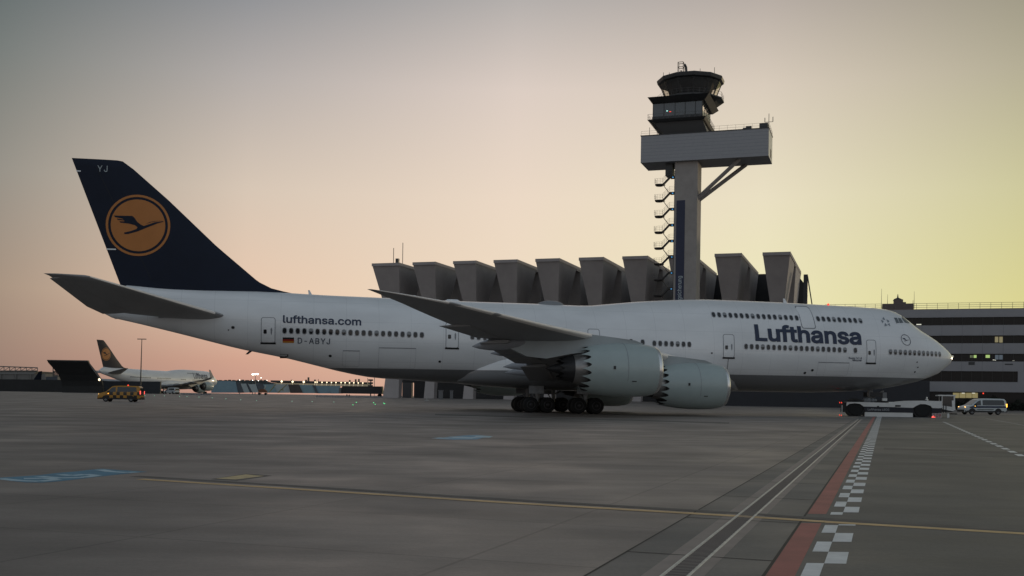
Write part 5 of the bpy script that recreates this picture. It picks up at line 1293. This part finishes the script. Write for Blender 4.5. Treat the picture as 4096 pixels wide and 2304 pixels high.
MB().lathe([(-.35,.05),(-.2,.32),(.2,.32),(.45,.05)], bl(2062,510,-.6), 'z', 8).build('lamp', mat('warm_white_lamp', (1,.9,.7), .4, emit=(1,.80,.50), estr=2.6), bf)
# tall mast in front of the far jet
g = atY(561, 1575, 320); tz = atY(564, 1356, 320).z
ms = thing('lamp_mast', 'tall thin dark mast with a short crossbar standing before the distant jet', 'mast', (g.x, 320, gz(320)))
MB().tube([(0, 0, 0), (.25, 0, tz - gz(320))], [.22, .10], 6).build('pole', M_TDK, ms); MB().box((-1.1, -.1, tz - gz(320) - .15), (1.6, .1, tz - gz(320) + .1)).build('crossbar', M_STEEL, ms)

# blue-grey leaning screens, far terminal, dark bridge
M_BG = [mat('screen_blue', (.20,.30,.35), .6, var=.15, scale=.2), mat('screen_pale', (.38,.43,.43), .6, var=.12, scale=.2), mat('screen_teal', (.22,.33,.36), .6, var=.15, scale=.2), mat('screen_slate', (.09,.10,.115), .6, var=.3, scale=.3), mat('screen_brown', (.07,.055,.05), .6, var=.3, scale=.3)]
scr = [([(-215,172),(40,172),(165,180),(200,355),(-215,355)], 0, 'long flat blue-grey screen right behind the engines of the distant jet'),
 ([(165,190),(250,190),(300,355),(205,358)], 3, 'dark slate gap piece next to the long flat blue screen'),
 ([(245,215),(325,212),(385,352),(300,355)], 1, 'narrow pale leaning screen, first from the distant jet'),
 ([(325,205),(362,205),(430,352),(385,355)], 3, 'narrow dark leaning strip between two pale screens'),
 ([(362,222),(480,220),(520,350),(430,352)], 1, 'pale grey-green leaning screen beside the orange loader'),
 ([(480,200),(598,215),(655,352),(540,352)], 3, 'slate screen standing behind the orange loader'),
 ([(598,225),(750,222),(810,355),(655,355)], 2, 'teal leaning screen under the left end of the lit terminal'),
 ([(750,222),(985,222),(1015,355),(810,358)], 1, 'pale wide leaning screen crossed by yellow stairs'),
 ([(985,225),(1150,225),(1215,360),(1020,360)], 4, 'brown-black leaning screen between the pale and the teal one'),
 ([(1150,232),(1365,235),(1420,362),(1210,362)], 2, 'teal leaning screen right of the brown-black one'),
 ([(1365,235),(1405,238),(1455,364),(1420,364)], 3, 'thin dark strip between two teal leaning screens'),
 ([(1405,245),(1620,250),(1650,366),(1450,366)], 0, 'blue leaning screen left of the thin dark seam'),
 ([(1620,250),(1800,252),(1800,368),(1650,368)], 0, 'blue leaning screen ending at the dark boarding bridge')]
for k, (P, mi, lb) in enumerate(scr): slab_at('blast_screen', [D6(*p) for p in P], 470 + .5 * (k % 2), .4, M_BG[mi], lb, 'screen', 'screens leaning along the far edge of the apron')
slab_at('tree_line', [D6(-215,178)] + [D6(x, 168 + 10 * sin(x * .09) + 9 * sin(x * .31)) for x in range(-210, 640, 12)] + [D6(760,215),D6(760,330),D6(-215,330)], 640, 6, mat('far_trees', (.045,.058,.062), .9, var=.3, scale=.1), 'faint blue-grey tree line beyond the leaning screens', 'trees')['kind'] = 'stuff'
ld = thing('loader', 'small orange-brown loader with raised arm in front of the pale screens', 'loader', tuple(atY(*D6(590,350), 440)[:2]) + (gz(440),)); o2 = Vector(ld.location)
def lo_(x, y, d=0.): p = atY(*D6(x, y), 440); return (p.x - o2.x, d, max(0, p.z - o2.z))
M_OR = mat('loader_orange', (.16,.065,.03), .6, var=.2)
MB().prism([(0,0)] and [(520,352),(520,318),(560,295),(610,300),(645,325),(645,352)], lambda x, y: lo_(x, y), lambda x, y: lo_(x, y, 2)).build('body', M_OR, ld)
MB().tube([lo_(600,300,1), lo_(628,240,1)], .18, 5).build('arm', mat('arm_pale', (.45,.45,.40), .5), ld); 
for x in (535, 630): MB().lathe([(-.2,.5),(.2,.5)], lo_(x, 352, .2)[:2] + (.5,), 'y', 12).build('wheel', M_TYRE, ld)
stt = thing('boarding_stairs', 'thin pale yellow stairs leaning against the wide pale screen', 'stairs', tuple(atY(*D6(850,355), 455)[:2]) + (gz(455),)); o3 = Vector(stt.location)
def sl2(x, y, d=0.): p = atY(*D6(x, y), 455); return (p.x - o3.x, d, max(0, p.z - o3.z))
M_YS = mat('stair_yellow', (.30,.26,.12), .6)
for a, b in (((690,345),(790,225)),((830,350),(965,225)),((870,300),(905,300)),((870,300),(870,325)),((905,300),(905,330))): MB().tube([sl2(*a), sl2(*b)], .22, 4).build('rail', M_YS, stt)
# far terminal
ft = thing('far_terminal', 'long low far terminal with a dark roof and a row of bright lamps', 'building', tuple(atY(*D6(1500,250), 700)[:2]) + (gz(700),)); o4 = Vector(ft.location)
def tq(x, y, d=0.): p = atY(*D6(x, y), 700); return (p.x - o4.x, d, p.z - o4.z)
MB().hexa([tq(735,235),tq(2225,255),tq(2225,255,20),tq(735,235,20),tq(735,195),tq(2225,215),tq(2225,215,20),tq(735,195,20)]).build('hall', mat('terminal_wall', (.10,.09,.08), .6), ft)
MB().hexa([tq(728,190,-3),tq(2228,215,-3),tq(2228,215,22),tq(728,190,22),tq(728,162,-3),tq(2228,192,-3),tq(2228,192,22),tq(728,162,22)]).build('roof', M_TDK, ft)
mb = MB()
for i in range(90):
    x = 745 + i * 16.5; y = 200 + 22 * (x - 735) / 1490
    p = tq(x, y + 2, -.3); q = tq(x + 8, y + 34, -.3); mb.box((p[0], -.4, q[2]), (q[0], -.2, p[2]))
tag(mb.build('lit_bay', mat('lit_bay_glow', (.3,.28,.2), .5, emit=(.55,.47,.33), estr=.42), ft), kind='stuff')
for x in (905,1075,1248,1425,1455,1532,1607,1678,1748,1828,1890,1958,2025,2095,2165):
    y = 180 + 24 * (x - 905) / 1260; big = x < 1300; p = tq(x, y, -4); s_ = .62 if big else .36
    MB().lathe([(-s_, .1), (-s_ * .4, s_), (s_ * .4, s_), (s_, .1)], p, 'z', 8).build('lamp', MATS['warm_white_lamp'], ft)
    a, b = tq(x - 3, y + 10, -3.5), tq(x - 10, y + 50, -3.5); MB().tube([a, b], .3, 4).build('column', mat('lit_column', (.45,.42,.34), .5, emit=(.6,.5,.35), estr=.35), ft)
for x, y0, y1 in ((1285,165,112),(1247,165,150),(1387,168,148),(1440,170,140),(1935,195,155),(2028,195,142),(2078,195,138),(1022,162,152),(2215,192,125)):
    MB().tube([tq(x, y0 + 8, 4), tq(x, y1, 4)], .7 if y0 - y1 < 60 and x not in (1440, 2215) else .2, 5).build('chimney', M_TDK, ft)
# flood light masts
def flood(x, ytop, ybase, s_, Y, label):
    g = atY(*D6(x, ybase), Y); z = atY(*D6(x, ytop), Y).z - gz(Y); o = thing('floodlight_mast', label, 'floodlight', (g.x, Y, gz(Y)), 0, 'lit floodlight masts on the far side')
    MB().tube([(0,0,0),(0,0,z)], [.25,.15], 5).build('pole', M_STEEL, o)
    hd_ = MB().box((-s_, -.1, z - .1), (s_, .1, z + .05)).build('head_frame', M_STEEL, o)
    for k in ((-1, 0, 1) if s_ > .8 else (0,)):
        MB().lathe([(-.25*s_,.1),(-.1*s_,.32*s_),(.1*s_,.32*s_),(.25*s_,.1)], (k * s_ * .8, -.3, z + .1 * k), 'z', 8).build('lamp', mat('white_flood_lamp', (1,1,.9), .4, emit=(1,.93,.80), estr=7), o)
flood(470, 66, 340, 1.7, 600, 'tallest and brightest floodlight mast above the pale screens')
flood(563, 122, 340, .75, 650, 'slim floodlight mast with one lamp just right of the brightest one')
flood(228, 157, 330, .6, 640, 'low floodlight just above the tree line, nearest the distant jet')
flood(430, 160, 330, .6, 640, 'low floodlight close left of the brightest mast')
flood(520, 166, 330, .6, 640, 'low floodlight close right of the brightest mast')
flood(655, 160, 330, .45, 640, 'faintest low floodlight beside the left end of the far terminal')
# unlit twin-head mast
g = atY(*D6(2275,300), 500); dm = thing('twin_mast', 'dark unlit mast with stacked lamp heads right of the far terminal', 'mast', (g.x, 500, gz(500)))
z = atY(*D6(2275,150), 500).z - gz(500); MB().tube([(0,0,0),(0,0,z)], .3, 6).build('pole', M_TDK, dm)
for k, dz_ in enumerate((.2, 1.6, 2.9)): MB().box((-1.0 - .15, -.5, z - dz_ - .45), (1.0, .5, z - dz_ + .35)).build('lamp_head', M_TDK, dm)
g = atY(*D6(2332,300), 520); pm = MB().tube([(0,0,0),(0,0,atY(*D6(2332,130), 520).z)], .15, 5).build('thin_mast', M_STEEL, None, loc=(g.x, 520, gz(520))); tag(pm, 'very thin pole between the twin-head mast and the concrete leg of the hangar', 'mast')
# boarding bridge
bY = 292.; bb = thing('boarding_bridge', 'long dark boarding bridge on a wheeled leg left of the hangar', 'boarding bridge', tuple(atY(*D6(2400,430), bY)[:2]) + (gz(bY),)); o5 = Vector(bb.location)
def bq(x, y, d=0.): p = atY(*D6(x, y), bY); return (p.x - o5.x, d, max(0, p.z - o5.z))
MB().hexa([bq(1790,365),bq(2455,376),bq(2455,376,3.2),bq(1790,365,3.2),bq(1830,252),bq(2450,256),bq(2450,256,3.2),bq(1830,252,3.2)]).build('tunnel', mat('bridge_dark', (.012,.013,.016), .5, var=.3, scale=.5), bb)
for y in (285, 300): MB().hexa([bq(2010,y+3,-.04),bq(2330,y+4,-.04),bq(2330,y+4,-.01),bq(2010,y+3,-.01),bq(2010,y,-.04),bq(2330,y,-.04),bq(2330,y,-.01),bq(2010,y,-.01)]).build('trim_strip', mat('bridge_trim', (.05,.055,.07), .4), bb)
MB().hexa([bq(1775,365,-.2),bq(1812,368,-.2),bq(1812,368,3.4),bq(1775,365,3.4),bq(1780,280,-.2),bq(1818,275,-.2),bq(1818,275,3.4),bq(1780,280,3.4)]).build('cabin', mat('bridge_cabin', (.13,.13,.13), .5), bb)
MB().tube([bq(2405,380,1.6), bq(2403,425,1.6)], .32, 8).build('leg', M_TDK, bb)
for d in (.8, 2.4): MB().lathe([(-.2,.5),(.2,.5)], (bq(2403,425)[0], d, .5), 'y', 14).build('wheel', M_TYRE, bb)
MB().box((bq(2350,436)[0], .2, .0), (bq(2450,436)[0], 3, .12)).build('base_pad', mat('pad_pale', (.35,.35,.33), .6), bb)
# two dark bollard-like figures, low barrier row, small sign
for x, y0, y1, m, lb in ((1903,375,425,M_STEEL,'greyish short post, left of a pair on the far apron'), (1940,380,425,M_BLACK,'black rounded short post, right of a pair on the far apron')):
    g = ground(*D6(x, y1)); z = atY(*D6(x, y0), g.y).z - g.z
    tag(MB().lathe([(0,z*.18),(z*.5,z*.24),(z*.8,z*.17),(z,z*.04)], (0,0,0), 'z', 10).build('short_post', m, None, smooth=True, loc=tuple(g)), lb, 'post', 'pair of short posts')
def barrier(p0, p1, n, lb):
    a, b = ground(*p0), ground(*p1); mb = MB(); mb.box((0, -.08, .25), ((b - a).length, .08, .34))
    for i in range(n): x = (b - a).length * i / n; mb.box((x, -.2, 0), (x + .55, .2, .42))
    o = mb.build('low_barrier', mat('barrier_pale', (.26,.25,.25), .6, var=.2), None, loc=tuple(a)); o.rotation_euler = (0, 0, atan2(b.y - a.y, b.x - a.x)); tag(o, lb, 'barrier')
barrier(D6(1420,426), D6(2470,440), 26, 'long row of low pale barrier blocks before the boarding bridge')
barrier(D5(1560,600), D5(1810,603), 12, 'short row of low pale barrier blocks under the distant jet')
g = ground(1707, 1603); k_ = g.y / 4293
sg = thing('apron_sign', 'small white post on a pale round base in front of the hangar legs', 'sign', tuple(g))
MB().lathe([(0, 10*k_),(2*k_, 10*k_),(3*k_, 6*k_)], (0,0,0), 'z', 12).build('base', MATS['pad_pale'], sg); MB().tube([(0,0,0),(0,0,20*k_)], 1.8*k_, 6).build('post', MATS['pad_pale'], sg)
# taxiway lights set in the ground
M_GL = mat('green_taxi_light', (.1,.5,.2), .4, emit=(.15,1.,.35), estr=1.3); M_GW = mat('pale_green_light', (.3,.5,.4), .4, emit=(.45,.9,.65), estr=1.0)
TL = [(D6(1997,552),1,'brightest green light, leftmost of the bright ones'),(D6(2050,512),1,'bright green light just beyond the leftmost bright one'),(D6(2320,518),1,'bright green light, farther of the middle pair'),(D6(2345,543),1,'bright green light, nearer of the middle pair'),(D6(2476,525),1,'bright green light, left of the close pair'),(D6(2493,533),1,'bright green light, right of the close pair'),
 (D6(14,456),0,'pale green light below the dark slate gap piece'),(D6(245,469),0,'pale green light in front of the first pale screen'),(D6(492,484),0,'pale green light in front of the orange loader'),(D6(1047,494),0,'pale green light in front of the brown-black screen'),(D6(1360,498),0,'pale green light in front of the second teal screen'),(D6(1700,505),0,'pale green light in front of the last blue screen')]
for i, x in enumerate((985,1148,1320,1580,1708,1915,2140,2378)):
    y = (443,447,450,458,462,472,484,502)[i]
    TL.append(((350 + x / 4.2933, 1480 + y / 4.2933), 0, ('pale light right behind the checkered van','pale light second from the checkered van','greenish light below the front of the silvery van','faint light just right of the silvery van','greenish light left below the distant engines','greenish light below the distant nose gear','pale light right below the distant engines','pale light at the foot of the long blue screen')[i]))
base_l = None
for (px, py), hot, lb in TL:
    g = ground(px, py); r = (1.9 if hot else 1.3) * g.y / 4293
    if base_l is None or True:
        o = thing('taxiway_light', lb + ', set in the apron', 'ground light', tuple(g), 0, 'taxiway lights set in the apron')
        MB().lathe([(0, r * 1.5), (.03, r * 1.4)], (0, 0, 0), 'z', 10).build('housing', M_DARK, o)
        MB().lathe([(.03, r), (.03 + 1.0 * r, r * .8), (.03 + 1.3 * r, r * .2)], (0, 0, 0), 'z', 8).build('lens', M_GL if hot else M_GW, o)
